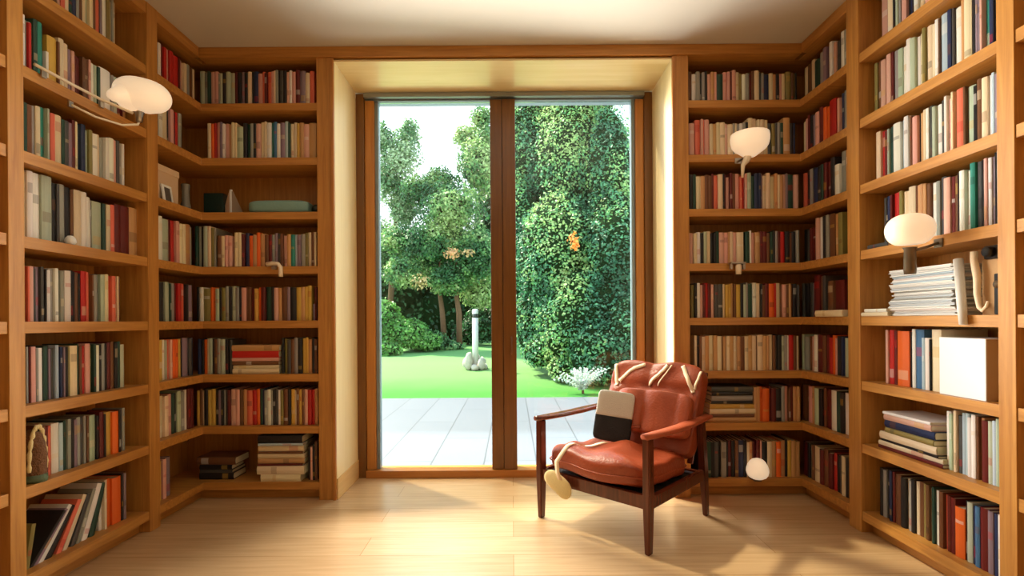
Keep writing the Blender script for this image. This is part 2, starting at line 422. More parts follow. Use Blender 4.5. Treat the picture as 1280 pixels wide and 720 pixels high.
side_row(L, 4, 24, 7.58, 48, '85m 105z 142p 185d 220l 250d 266k 300w 345g 378w 405h 440g 500w 535k 560k 592b 612k 665r:.225 695z:.222 712b 748g 778n 818s 852c 885z 920z 940r 952c 978b', (.212,.223))
side_row(L, 5, 24, 7.58, 55, '80g 100g 118m 165p 188g 235w 275f 290k 325l 348d 380h 402n 425n 440l 470k 492v 560c 575f 600b 642r 688p 712v 735f 762w 785k 815g 845k 880m 910b 940k 970f 1010s', (.208,.225))
side_row(L, 6, 24, 6.26, 188, '208b 230m 256z 276o 335w 365h 385f 410g 435k 460l 490g 515d 535g 552b 617s 635k 668m 685k 738y 785o 803k 818l 838g', (.20,.215))
side_row(L, 7, 24, 5.33, 553, '572w 588c 632o:.225 690o:.22 702k 718l 738b', (.21,.23))
# the leaning books low on the left
X = XL-SET
for i, (pb, pt, c, w, h, d, ang) in enumerate([(40,55,'v',.018,.17,.13,10), (70,200,'k',.014,.23,.16,42), (92,225,'l',.018,.23,.16,40), (128,312,'w',.02,.235,.17,37),
        (175,330,'k',.028,.22,.15,33), (250,370,'z',.022,.22,.16,29), (292,432,'c',.02,.23,.17,27), (345,455,'d',.02,.22,.16,24), (382,492,'g',.018,.23,.16,23),
        (420,545,'w',.028,.245,.17,21), (470,552,'f',.03,.235,.16,17)]):
    y = px2y(24+pb/5.33, 640, X)
    add_book(L, 7, c, w, h, d, (X, y, Z[7]+.0008), PI/2, lean=math.radians(ang), order=-20+i)

side_row(R_, 0, 1080, 7.53, 130, '188p 212b 265c 282k 303s 322g 345b 388p 405k 440n 462k 500w 545c 600p 640c 690w', (.22,.25))
side_row(R_, 1, 1080, 5.333, 60, '80v 105b 136p 165p 180m 207g 238s 270w 300w 332s 352w 383c 403v 437c 470c 493w 503b 552h 578n 592d 640w 660t 712c 735k 750l 770l 785p 832e 860n 885k', (.245,.265))
side_row(R_, 2, 1080, 5.54, 72, '102c 135r 152m 165s 196f 243w 270h 300w 315w 328b 362p 375k 408t 425c 445w 468d 490s 530w 552d 570w 600p 615c 635b 685z 700b 755s 780k 810b 850c 882w 902h 935l', (.225,.25))
side_row(R_, 3, 1080, 5.54, 117, '135d 160k 178n 192m 240r:.245 262v 285c 305c 350c 363b 385t 405t 427t 450b 482w 508g 545d 588p 615m 640b 655k 690w 730w 765e:.262 805d:.26 828k:.26 850p:.262 875w:.26 905l:.26 918k:.27 945h:.275', (.235,.25))
side_row(R_, 5, 1070, 6.0, 213, '232p:.255 268r:.255 292m:.255 305b:.255 392o:.252 402k:.25 428w:.262 490u:.26 512h:.225 548w:.225 556k:.22 626c:.262')
side_row(R_, 6, 1080, 5.54, 545, '578w 600s 616g 635c 662d 685h 712h 738w 768w 785b 808t 855m 885s 910h 932s 960c', (.23,.25))
side_row(R_, 7, 1080, 4.8, 82, '100k 122g 150k 165n 180m 215b 245k 262c 280g 300k 320c 345b 362v 382b 405c 418f 445w 470b 492z 512m 540m 597o:.2 608k 640s 662n 690u 738m 770l 800n 825w 855n', (.225,.24))

K = 6.095
side_row(CL, 0, 190, K, 52, '75w 92m 112r 135p 165r 200r 215m 245p 265c 285g 308b 322c', (.2,.22))
back_row(CL, 0, 190, K, 368, '405s 432g 450f 480p 510p 525g 548s 575k 605s 640s 662m 690k 715l 740k 768c 782k 815n 845p 868z 886m 915z 940p 952c 972g 988k 1010d 1035k 1055p 1075w 1105p 1140m 1180l 1212c 1245z', base=12)
side_row(CL, 1, 190, K, 60, '90w 122c 145k 170p 190m 208r 235g', (.2,.22))
back_row(CL, 1, 190, K, 430, '458c 480o 495r 525p 540l 560w 590p 612t 635c 652c 700s:.2 730k 758f 780g 800k 835p 865c 880c 915w 935e 960u 985w 1022l 1045h 1057f 1085c 1110c 1128y 1160t 1200p 1255t', (.215,.23), base=8)
side_row(CL, 3, 190, K, 50, '85w 135s 165m 190r 215p 240c 262c 300t 322g', (.235,.245))
back_row(CL, 3, 190, K, 330, '350f:.25 368g:.25 392k:.25 425s:.25 450c:.25 470v:.24 484g:.24 500_ 530b 555c 580p 612p 630_ 655c:.21 682c:.21 705m 738n 770o 800t 825o 862t 890b 915m 935g 958l 980d 1000b 1030p 1060t 1090e 1108h 1135l 1165g 1188v 1215c 1238b 1255c', (.19,.21), base=9)
side_row(CL, 4, 190, K, 62, '90k 112k 140s 152f 182g 205m 230r 265z 282k 312l 325k', (.21,.22))
back_row(CL, 4, 190, K, 340, '356k 385w 435v 460o 482o 510s 530k 558v 585g 608k 635s 662g 680k 715p 730b 752b 780m 805y 830o 862m 910f 930k 958p 985t 1030b 1052l 1100k 1135y 1165t 1185y 1215y 1228_ 1240l:.1 1255m', (.195,.212), base=11)
side_row(CL, 5, 190, K, 65, '90y 112w 132s 150z 165p 190o 210o 228y 250k 290l 312d 326n', (.215,.225))
back_row(CL, 5, 190, K, 345, '365n 385k 412o 428c 452s 470k 490b 515g 552s 575k 598d 985_ 1003k 1027v 1055d 1080b 1108g 1140k 1160y 1182y 1216t 1235k 1255b', (.205,.22), base=12)
side_row(CL, 6, 190, K, 77, '105c 135c 166p 190f 207k 235s 260g 282w 305m 325m', (.22,.235))
back_row(CL, 6, 190, K, 335, '355y 375b 390c 420k 445y 470y 492k 520l 535k 555g 570k 592m 630p 662p 685b 712t 755z 785r 808o 830f 850n 872g 900w 915g 935k 955d 972w 995v 1030b 1050k 1078y 1095c 1115b 1135y 1155b 1180p 1208r 1235r 1258t', (.21,.222), base=10)
side_row(CL, 7, 190, K, 65, '80y 92_ 118p 132_ 165l', (.2,.22))
back_row(CL, 7, 190, K, 1178, '1195k:.2 1215p:.2 1232k:.21 1250b:.235', base=3)

back_row(CR, 0, 855, K, 50, '78b 110w 140g 150k 172g 192k 222p 250t 270p 318f 345p 365p 380m 410p 440c 458v 485w 510g 535m 556b 588c 605d 622g 665n 695c 720t 742k 768p 792c 830v 850b 868v 884k', (.17,.195))
side_row(CR, 0, 855, K, 898, '922c 945b 968c 1010f 1022k 1048g 1072l 1097m 1120w 1140p 1168d 1188k 1212w 1238g', (.2,.225))
back_row(CR, 1, 855, K, 50, '90p 100_ 140z:.225 158p:.225 172z:.225 208p:.225 232c 258t 285c 325c 345p 385c 400g 415c 435g 458w 482g 500k 535c:.23 570c:.23 590c:.22 622c:.22 655c:.22 680d 705v 722d 745g 768f 820t:.23 845k 862n', (.19,.205))
side_row(CR, 1, 855, K, 898, '920c 935p 952m 972k 990l 1018p 1045m 1072o 1100o 1150r 1160b 1178p 1195n 1215d 1240g', (.2,.23))
back_row(CR, 2, 855, K, 50, '78k 100f 135c 168t 195b 222b 238m 268z 305c 320k 335m 358p 378m 400b 435p 450z 472r 490p 520s 545f 578n 595n 612l 635c 665c 700c 722t 740c 765t 788p 806l 850f 882p', (.2,.225))
side_row(CR, 2, 855, K, 895, '918z 938k 960g 975d 1010n 1035k 1055f 1080m 1108m 1140k 1175w:.18 1205g:.24 1240t:.24', (.215,.235))
back_row(CR, 3, 855, K, 52, '80p 105c 135w 155k 180s 212c 232k 252k 275f 312p 345p 360t 385c 408p 460c 472k 505f 518w:.2 548p 585t 605m 640m 665b 682f 700k 720g 742m 778r 812k 832b 862k 884g', (.185,.2))
side_row(CR, 3, 855, K, 893, '925k 945d 965m 995m 1020p:.25 1045w:.25 1068k:.25 1090g:.25 1130b:.25 1160t:.24 1195v:.24', (.2,.21))
back_row(CR, 4, 855, K, 60, '85v 102k 125w 150p 168m 190r 212m 238p 262d 298d 320c 345y 365y 382t 400b 432y 455k 478s 495g 530f 560w 588c 600k 620b 650m 690o 705r 742c 755b 782p 800b 820t 838b 868k 884d', (.195,.212))
side_row(CR, 4, 855, K, 896, '910d 940k 962d 985l 1028m:.245 1048b:.235 1072d:.235 1090k:.2 1130b:.2 1200m:.2', (.2,.21))
back_row(CR, 5, 855, K, 80, '100c 120k 140b 165c 195t 225c 255t 288c 300b 325t 350c 380t 405c 430t 462b 490c 520t 550c 560b 602c 630t 650t 680c 700b 715d 745k 765s 785g 800w 835r 858b 884c', (.205,.215))
side_row(CR, 5, 855, K, 896, '912s 945g 960b 985p 1010w 1045m 1070b 1095m 1122r 1150o 1165p 1190k 1205n 1222h 1255s', (.2,.22))
back_row(CR, 6, 855, K, 530, '555t 578t 600o 650o 665m 700m 742k 765g 795p 810b 835m 860t 884t', (.2,.215))
side_row(CR, 6, 855, K, 896, '925b 945m 975p 990t 1022s 1050k 1070b 1092m 1120m 1158w 1185f 1212k 1260w', (.21,.23))
back_row(CR, 7, 855, K, 120, '145k 170f 200f 228k 255d 280k 318g 335k 360m 385k 412b 450n 475k 492c 515t 545m 575m 590p 630k 665c 700t 735o 770t 788k 815y 850t 884t', (.21,.225))
side_row(CR, 7, 855, K, 898, '935m 952k 972c 990b 1030c 1060m 1090b 1122m 1145r 1175k 1195d 1225c 1245k 1262k', (.2,.215))

def stack(case, sh, cx, cy, rz, items, kind='book', slip=.008):
    """items bottom to top: (letter, thickness, length, depth); spine towards local -y"""
    z = Z[sh]+.0006
    for i, (c, t, ln, d) in enumerate(items):
        add_book(case, sh, c, t, ln, d, (cx+random.uniform(-.003,.003), cy+random.uniform(-.008,.008), z), rz, lying=True, kind=kind, order=i, tilt=random.uniform(-.03,.03))
        z += t+.0006
def Xb(px): return (px-640)/F*(YB+.03)
stack(CL, 5, Xb(320), YB+.02, 0, [('c',.03,.285,.19),('c',.022,.28,.19),('b',.024,.28,.18),('p',.02,.285,.18),('r',.04,.28,.19),('t',.035,.29,.19)])
stack(CL, 7, Xb(266), YB+.05, 0, [('k',.04,.21,.15),('d',.02,.2,.15),('k',.03,.2,.14),('b',.045,.24,.16)])
stack(CL, 7, Xb(351), YB+.015, 0, [('c',.042,.24,.18),('c',.05,.285,.2),('m',.012,.27,.2),('t',.03,.28,.2),('c',.028,.28,.2),('b',.014,.27,.19),('c',.035,.275,.19),('h',.015,.27,.19),('k',.045,.27,.18)])
stack(CR, 6, Xb(914), YB+.02, 0, [('t',.028,.29,.2),('b',.02,.27,.19),('c',.03,.28,.19),('y',.03,.27,.19),('k',.018,.25,.18),('g',.032,.25,.18),('k',.02,.25,.18),('d',.03,.25,.18)])
stack(R_, 6, XR+.03, 2.245, -PI/2, [('m',.016,.36,.21),('c',.02,.35,.21),('k',.01,.33,.2),('c',.034,.32,.2),('v',.024,.28,.2),('n',.034,.28,.2),('p',.026,.27,.2),('w',.012,.27,.19)])
stack(R_, 3, XR+.02, 2.4, -PI/2, [('d',.022,.13,.16)])
stack(CR, 4, XR-.01, 2.735, -PI/2, [('c',.035,.24,.17)])
stack(R_, 4, XR-.004, 2.39, -PI/2, [('c',.018,.17,.2),('w',.016,.14,.18)])
stack(R_, 4, XR+.012, 2.14, -PI/2, [('w',.034,.36,.23),('w',.036,.35,.23),('g',.036,.33,.22),('w',.034,.34,.23),('h',.034,.34,.22),('w',.03,.34,.22)], kind='newspaper')

def dims(b):
    if b['lying']: return b['h'], b['w']
    return b['w'], b['h']
def area(b):
    sc = F/max(.5, b['loc'].y); a, h = dims(b)
    k = sc*(abs(b['loc'].x)/b['loc'].y if abs(b['rz']) > .1 else 1)
    x = a*k; y = h*sc
    top = 400.5-(b['loc'].z+(h)-CH)*sc
    if top < 0: y = max(0, y+top)
    return x*y
for b in BOOKS: b['A'] = area(b)
papers = [b for b in BOOKS if b['kind'] != 'book']
vols = sorted([b for b in BOOKS if b['kind'] == 'book'], key=lambda b: -b['A'])
print('books', len(vols), 'smallest single', vols[299]['A'] if len(vols) > 300 else None)
single = vols[:300]; rest = vols[300:]
for b in single: b['single'] = True

def book_shapes(b):
    """returns (cover quads, page quads, label quads) in local space. x row, y depth, z up"""
    w, h, d = b['w'], b['h'], b['d']; t = min(.003, w*.12)
    nseg = 4; bulge = min(.005, w*.16)
    outer = [(w*i/nseg, -bulge*math.sin(PI*i/nseg)+bulge) for i in range(nseg+1)]
    inner = [(t+(w-2*t)*i/nseg, -bulge*math.sin(PI*i/nseg)+bulge+t) for i in range(nseg, -1, -1)]
    prof = outer+[(w, d), (w-t, d)]+inner+[(t, d), (0, d)]
    return prof, t, bulge, nseg
def emit(bmx, col_layer, b, part, mtx, colr, accent=None):
    w, h, d = b['w'], b['h'], b['d']
    prof, t, bulge, ns = book_shapes(b)
    fs = []
    def V(x, y, z):
        if b['lying']: x, z = z-h/2, w-x        # long side along the row, thickness upwards
        return bmx.verts.new(mtx @ Vector((x, y, z)))
    def prism(P, z0, z1):
        a = [V(x, y, z0) for x, y in P]; c = [V(x, y, z1) for x, y in P]
        n = len(P); f = []
        for i in range(n): f.append(bmx.faces.new((a[i], a[(i+1)%n], c[(i+1)%n], c[i])))
        return a, c, f
    if part == 'cover':
        a, c, f = prism(prof, 0, h); fs += f
        # U shaped ends made of quads
        m = ns+1
        inner0 = m+2
        for ring in (a, c):
            for i in range(ns):
                fs.append(bmx.faces.new((ring[i], ring[i+1], ring[inner0+ns-i-1], ring[inner0+ns-i])))
            fs.append(bmx.faces.new((ring[ns], ring[m], ring[m+1], ring[inner0])))
            fs.append(bmx.faces.new((ring[0], ring[inner0+ns], ring[len(prof)-2], ring[len(prof)-1])))
    elif part == 'pages':
        g = min(.003, h*.02); e = .0002
        P = [(t+e, bulge+t+.0005), (w-t-e, bulge+t+.0005), (w-t-e, d-.003), (t+e, d-.003)]
        a, c, f = prism(P, g, h-g); fs += f; fs.append(bmx.faces.new(a)); fs.append(bmx.faces.new(c))
    elif part == 'label':
        z0, z1 = accent; off = -.0006
        P = [(w*.08+w*.84*i/ns, -bulge*math.sin(PI*(.08+.84*i/ns))+bulge+off) for i in range(ns+1)]
        P2 = P+[(x, y+.0004) for x, y in P[::-1]]
        a, c, f = prism(P2, h*z0, h*z1); fs += f; fs.append(bmx.faces.new(a)); fs.append(bmx.faces.new(c))
    for f in fs:
        for l in f.loops: l[col_layer] = (*colr, 1)
def book_matrix(b):
    m = Matrix.Translation(b['loc']) @ Matrix.Rotation(b['rz']+b['tilt'], 4, 'Z')
    if b['lean']: m = m @ Matrix.Rotation(b['lean'], 4, 'Y')
    return m
PAGE = lin((222,208,176))
ORD = ['first','second','third','fourth','fifth','sixth','seventh','eighth','ninth','tenth','eleventh','twelfth','thirteenth','fourteenth','fifteenth','sixteenth','seventeenth','eighteenth','nineteenth','twentieth']+['twenty-'+x for x in ('first','second','third','fourth','fifth','sixth','seventh','eighth','ninth')]+['thirtieth','thirty-first','thirty-second','thirty-third','thirty-fourth','thirty-fifth','thirty-sixth','thirty-seventh','thirty-eighth','thirty-ninth','fortieth','forty-first','forty-second','forty-third','forty-fourth','forty-fifth','forty-sixth','forty-seventh','forty-eighth','forty-ninth','fiftieth']
SHELF = ['top shelf','second shelf down','third shelf down','fourth shelf down','fifth shelf down','sixth shelf down','seventh shelf down','bottom shelf']
accents = ['w','c','y','k','r','b']
rows = {}
for b in BOOKS: rows.setdefault((b['case'], b['shelf'], b['lying'], round(b['loc'].x, 1) if b['lying'] else 0, b['kind']), []).append(b)
for key, lst in rows.items():
    if key[2]: lst.sort(key=lambda b: -b['loc'].z)
    else:
        def sx(b):
            return b['loc'].x/b['loc'].y*F
        lst.sort(key=sx)
    for i, b in enumerate(lst):
        b['n'] = i; b['N'] = len(lst)
        b['prev'] = lst[i-1] if i else None; b['next'] = lst[i+1] if i+1 < len(lst) else None
def words(b):
    nm = PAL[b['c']][0]
    sh = SHELF[b['shelf']]
    if b['lying']:
        pos = 'top' if b['n'] == 0 else 'bottom' if b['n'] == b['N']-1 else ORD[b['n']]+' from top'
        if b['N'] == 1: return f"{nm} {b['kind']} lying flat alone, {sh} of {b['case']}"
        kind = 'folded newspaper' if b['kind'] == 'newspaper' else 'book'
        return f"{nm} {kind} lying {pos} in the stack, {sh}, {b['case']}"
    size = 'thin' if b['w'] < .018 else 'thick' if b['w'] > .042 else ''
    if not size: size = 'short' if b['h'] < .18 else 'tall' if b['h'] > .24 else 'upright'
    if b['lean']: size = 'leaning'
    o = ORD[b['n']]+' from left' if b['n'] < b['N']/2 else (ORD[b['N']-1-b['n']]+' from right' if b['N']-1-b['n'] else 'last on right')
    return f"{size} {nm} book, {o}, {sh}, {b['case']}"
def news(b, part):
    bm = bmesh.new(); cl = bm.loops.layers.float_color.new('Col'); rnd = random.Random(int(b['loc'].z*1e4))
    n = 6; z = 0; t = b['w']/n
    for i in range(n):
        dx, dy, dl = rnd.uniform(-.006,.006), rnd.uniform(-.005,.008), rnd.uniform(-.02,.0)
        if (part == 'cover') == (i % 2 == 0):
            b2 = bmesh.new(); add_box(b2, -b['h']/2+dx, b['h']/2+dx+dl, dy, b['d']+dy, z+.0003, z+t*.94, t*.3)
            me = bpy.data.meshes.new('tmp'); b2.to_mesh(me); b2.free(); k = len(bm.faces); bm.from_mesh(me); bpy.data.meshes.remove(me); bm.faces.ensure_lookup_table()
            base = lin(PAL[b['c']][1]) if i in (0, 5) else lin(rnd.choice([(228,224,214),(206,204,198),(190,196,198),(236,232,222),(214,198,190)]))
            for f in bm.faces[k:]:
                for l in f.loops: l[cl] = (*base, 1)
        z += t
    return bm
for b in papers:
    root = link('newspaper', to_mesh('newspaper', news(b, 'cover')), M['cloth']); root.matrix_world = book_matrix(b)
    tag(root, words(b), 'newspaper', 'newspapers stacked on the right bookcase')
    link('folded_sheets', to_mesh('folded_sheets', news(b, 'pages')), M['cloth'], root)
for b in single:
    m = book_matrix(b); col = jit(lin(PAL[b['c']][1]))
    bm = bmesh.new(); cl = bm.loops.layers.float_color.new('Col'); emit(bm, cl, b, 'cover', Matrix(), col)
    me = to_mesh('book', bm); root = link('newspaper' if b['kind'] == 'newspaper' else 'book', me, M['cloth']); root.matrix_world = m
    tag(root, words(b), b['kind'], f"{b['kind']}s on the {SHELF[b['shelf']]} of the {b['case']}")
    bm = bmesh.new(); cl = bm.loops.layers.float_color.new('Col'); emit(bm, cl, b, 'pages', Matrix(), jit(PAGE, .05))
    link('page_block', to_mesh('page_block', bm), M['cloth'], root)
    if b['A'] > 220 and random.random() < .6 and b['kind'] == 'book':
        z0 = random.choice((.12,.3,.55,.68)); ac = random.choice([a for a in accents if a != b['c']])
        cc = lin(PAL[ac][1]); cc = tuple(.38*x+.62*y for x, y in zip(cc, col))
        bm = bmesh.new(); cl = bm.loops.layers.float_color.new('Col'); emit(bm, cl, b, 'label', Matrix(), cc, (z0, z0+random.uniform(.06,.2)))
        link('spine_label', to_mesh('spine_label', bm), M['cloth'], root)
bm = bmesh.new(); cl = bm.loops.layers.float_color.new('Col')
for b in rest:
    m = book_matrix(b); col = jit(lin(PAL[b['c']][1]))
    emit(bm, cl, b, 'cover', m, col); emit(bm, cl, b, 'pages', m, PAGE)
    if random.random() < .45:
        z0 = random.choice((.12,.3,.55,.68)); ac = random.choice(accents); cc = lin(PAL[ac][1]); cc = tuple(.32*x+.68*y for x, y in zip(cc, col))
        emit(bm, cl, b, 'label', m, cc, (z0, z0+random.uniform(.05,.2)))
tag(link('small_books', to_mesh('small_books', bm), M['cloth']), 'hundreds of smaller books of many colours filling the corner bookcases beside the window', 'books', None, 'stuff')

# ------------------------------------------------------------------ things on the shelves
# white storage box, right bookcase
t = empty('storage_box', (XR+.02, 1.956, Z[5]+.0006)); tag(t, 'plain white storage box standing beside books on the right bookcase', 'box')
bm = bmesh.new(); add_box(bm, 0, .19, -.1, .101, 0, .232, .002); obj('box_body', bm, M['white_box'], t)
bm = bmesh.new(); add_box(bm, .001, .189, -.102, -.1005, .002, .230, 0); tag(obj('end_panel', bm, M['taupe'], t), 'taupe end panel')
# leaning folder / boards by the newspapers
def slab_thing(name, label, cat, mat, loc, w, d, h, rot, bev=.002):
    bm = bmesh.new(); add_box(bm, -w/2, w/2, -d/2, d/2, 0, h, bev); o = obj(name, bm, mat, None, loc=loc, rot=rot); tag(o, label, cat); return o
# rolled pale paper leaning on the newspaper pile, foot hanging over the shelf edge
bm = bmesh.new(); add_tube(bm, [(0,0,0),(0,0,.06),(0,0,.26)], [.013,.015,.016], 12)
o = obj('paper_roll', bm, plain('grey white paper', (214,208,196), .7), None, True, loc=(XR-.018, 1.905, Z[4]-.035), rot=(math.radians(-11), math.radians(6), 0)); tag(o, 'rolled grey-white paper leaning against newspapers at the right bookcase shelf edge', 'paper roll')
t = empty('cord_bundle', (XR+.012, 1.873, Z[4])); tag(t, 'curled cream cord hanging down beside a kraft box, right bookcase', 'cord')
bm = bmesh.new()
pts = [(0,.018-.0025*q+.003*math.sin(q*1.3), .24-.027*q) for q in range(8)]+[(-.002,-.004,.028),(-.004,-.018,.016),(-.004,-.034,.03),(-.003,-.04,.05)]
add_tube(bm, pts, [.012,.012,.0125,.013,.012,.0115,.011,.0095,.008,.007,.006,.005], 10); obj('cord', bm, M['tape'], t, True)
slab = slab_thing('kraft_box', 'tan kraft box standing behind cream cord on the right bookcase', 'box', M['kraft'], (XR+.10, 1.853, Z[4]+.0006), .13, .062, .205, (0,0,0))
t = empty('speaker', (XR+.055, 1.802, Z[4]+.0006)); tag(t, 'small black speaker tucked against the right bookcase near stile', 'speaker')
bm = bmesh.new(); add_box(bm, -.04, .05, -.014, .016, 0, .15, .006); obj('case', bm, M['black'], t)
bm = bmesh.new(); add_lathe(bm, [(0,0),(.012,0),(.014,.003),(.0,.004)], 16, Matrix.Translation((-.0405,.003,.11)) @ Matrix.Rotation(-PI/2,4,'Y')); obj('cone', bm, M['bronze'], t, True)
t = empty('camera', (XR+.075, 1.838, Z[4]+.2065)); tag(t, 'small black camera sitting on the tan kraft box, right bookcase', 'camera')
bm = bmesh.new(); add_box(bm, -.05, .0, -.035, .03, 0, .05, .008); obj('camera_body', bm, M['black'], t)
bm = bmesh.new(); add_lathe(bm, [(0,0),(.018,0),(.018,.02),(.014,.024),(0,.02)], 18, Matrix.Translation((-.05,0,.026)) @ Matrix.Rotation(-PI/2,4,'Y')); obj('lens', bm, M['black'], t, True)

# ornament low on the left bookcase
t = empty('ornament', (XL-.045, 1.978, Z[6]+.0006), 0); tag(t, 'brown woven dome ornament with ruffled cream rim on the left bookcase', 'ornament')
bm = bmesh.new(); add_lathe(bm, [(0,.0),(.04,0),(.046,.02),(.05,.06),(.05,.11),(.045,.15),(.033,.185),(.015,.205),(0,.21)], 24, Matrix.Diagonal((1,.72,1,1)))
for v in bm.verts: v.co += v.co.normalized()*.003*math.sin(v.co.z*260)*math.cos(math.atan2(v.co.y,v.co.x)*9)
obj('body', bm, plain('brown wicker', (118,82,56), .8, bump=1, bscale=120, var=.5), t, True)
bm = bmesh.new()
pts = [(.052*0+.022, -.036*math.cos(a), .045+.175*math.sin(a)+.005*math.sin(a*19)) for a in [PI*i/40 for i in range(41)]]
add_tube(bm, pts, [.0065+.002*math.sin(i*1.7) for i in range(41)], 8); tag(obj('rim', bm, M['canvas'], t, True), 'ruffled cream rim')
bm = bmesh.new(); add_lathe(bm, [(0,0),(.05,0),(.054,.012),(.051,.03),(0,.03)], 24, Matrix.Diagonal((1,.72,1,1))); tag(obj('base', bm, plain('mossy green glaze', (88,104,78), .6, bump=.5, var=.3), t, True), 'mossy green base')
# white pebble ornament
bm = bmesh.new(); add_lathe(bm, [(0,0),(.014,.001),(.021,.012),(.018,.028),(.009,.038),(0,.04)], 18)
tag(obj('small_ornament', bm, M['white_box'], None, True, loc=(XL-.022, px2y(88,295,XL-.022), Z[3]+.0006)), 'little white egg-shaped ornament before a patterned book, left bookcase', 'ornament')

# corner objects on the third shelf down, left
t = empty('photo_box', (XL-.06, 2.78, Z[2]+.0006)); tag(t, 'cream lidded box behind a small picture frame, left corner bookcase', 'box')
bm = bmesh.new(); add_box(bm, -.17, 0, -.1, .1, 0, .19, .003); obj('box_body', bm, plain('cream card', (214,184,150), .8), t)
bm = bmesh.new(); add_box(bm, -.174, .004, -.104, .104, .17, .205, .003); obj('lid', bm, plain('cream card lid', (222,194,160), .8), t)
t = empty('picture_frame', (XL-.035, 2.765, Z[2]+.0006)); tag(t, 'small white picture frame leaning on the cream box, left corner bookcase', 'picture frame')
t.rotation_euler = (0, math.radians(-8), 0)
bm = bmesh.new(); add_box(bm, -.008, 0, -.04, -.022, 0, .1, .001); add_box(bm, -.008, 0, .03, .04, 0, .1, .001); add_box(bm, -.008, 0, -.022, .03, 0, .012, .001); add_box(bm, -.008, 0, -.022, .03, .088, .1, .001); obj('frame', bm, M['white_box'], t)
bm = bmesh.new(); add_box(bm, -.008, -.004, -.022, .03, .012, .088, 0); tag(obj('picture', bm, plain('grey print', (96,90,84), .5, var=.4, bscale=30), t), 'dark grey print')
bm = bmesh.new(); add_lathe(bm, [(0,0),(.026,0),(.028,.02),(.022,.05),(.02,.11),(.024,.15),(.02,.155),(0,.15)], 22)
tag(obj('vase', bm, plain('smoky grey glaze', (116,112,100), .25), None, True, loc=(XL-.06, 2.945, Z[2]+.0006)), 'slim smoky grey vase in the corner of the left corner bookcase', 'vase')
bm = bmesh.new(); add_box(bm, -.06, .06, -.05, .05, 0, .14, .006); o = obj('tin_box', bm, plain('dark green tin', (26,50,46), .35), None, loc=(XL-.015+.03, YB+.14, Z[2]+.0006)); tag(o, 'dark green tin box beside white tent ornament, left corner bookcase', 'tin')
t = empty('sail_ornament', (Xb(281), YB+.09, Z[2]+.0006)); tag(t, 'white sail-shaped ornament standing alone on the left corner bookcase', 'ornament')
bm = bmesh.new(); add_prism(bm, [(0,0),(.0,.012),(-.07,.05),(-.072,.042)], 0, .15)
for v in bm.verts:
    if v.co.z > .1: f = 1-(-v.co.x)/.075; v.co.x *= .12; v.co.y *= .12
    if v.co.x < -.001 and v.co.z > .1: v.co.z = .142
obj('sail', bm, plain('off white card', (226,196,168), .6), t)
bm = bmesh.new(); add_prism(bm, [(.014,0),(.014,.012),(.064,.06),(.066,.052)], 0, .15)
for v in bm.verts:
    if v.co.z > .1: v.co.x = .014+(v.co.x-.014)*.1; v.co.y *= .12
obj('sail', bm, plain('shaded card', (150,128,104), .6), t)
bm = bmesh.new(); add_box(bm, .0005, .0135, -.002, .01, 0, .16, .002); obj('mast', bm, M['white_box'], t)
bm = puff(.375, .14, .082, 5, 10)
o = obj('spectacle_case', bm, plain('pale teal leather', (128,168,160), .45, bump=.1, var=.1), None, True, loc=(Xb(347), YB+.1, Z[2]+.0416)); tag(o, 'long pale teal rounded case lying on the left corner bookcase', 'case')
bm = bmesh.new(); add_lathe(bm, [(0,0),(.024,.001),(.03,.03),(.026,.052),(.016,.062),(0,.063)], 20)
tag(obj('pot', bm, plain('dark green glaze', (28,50,34), .3), None, True, loc=(Xb(393)-.01, YB+.1, Z[2]+.0006)), 'small dark green pot right of the pale teal case', 'pot')

# ------------------------------------------------------------------ lamps
def shade_mat(): return M['lamp']
# reading lamp on the left bookcase
t = empty('wall_lamp', (XL, 2.40, 2.02)); tag(t, 'large glowing opal lamp on a long cream arm, left bookcase', 'lamp')
bm = bmesh.new()
prof = [(.03,-.075)]+[(.118*math.cos(math.radians(a))**.8, .078*math.sin(math.radians(a))+.005) for a in range(-60,90,10)]+[(0,.083)]
add_lathe(bm, prof, 36, Matrix.Translation((.085,0.01,.145)) @ Matrix.Rotation(math.radians(14),4,'Y') @ Matrix.Rotation(math.radians(16),4,'X'))
add_lathe(bm, [(0,-.02),(.02,-.018),(.028,.0),(.036,.03),(.05,.06),(.07,.09)], 24, Matrix.Translation((.06,-.135,.085)) @ Matrix.Rotation(math.radians(-66),4,'X'))
obj('lamp_shade', bm, M['lamp'], t, True)
bm = bmesh.new(); add_lathe(bm, [(0,0),(.014,0),(.016,.03),(.024,.05),(.026,.062),(0,.062)], 18, Matrix.Translation((.075,.0,.018))); tag(obj('socket', bm, M['metal'], t, True), 'nickel socket')
bm = bmesh.new(); add_tube(bm, [(.012,-.46,.058),(.012,-.3,.058),(.012,-.15,.06),(.03,-.06,.06),(.06,-.02,.05)], .0065, 10)
add_tube(bm, [(.012,-.3,-.03),(.03,-.2,-.04),(.055,-.08,-.03),(.075,-.01,.0),(.075,0,.02)], .005, 8); obj('arm', bm, M['cream_metal'], t, True)
for yy, z0, z1 in ((-.42,.026,.058), (-.14,.026,.058), (-.30,-.04,-.015)):
    bm = bmesh.new(); add_box(bm, .0045, .013, yy-.011, yy+.011, z0, z1, .002); obj('bracket', bm, M['metal'], t)
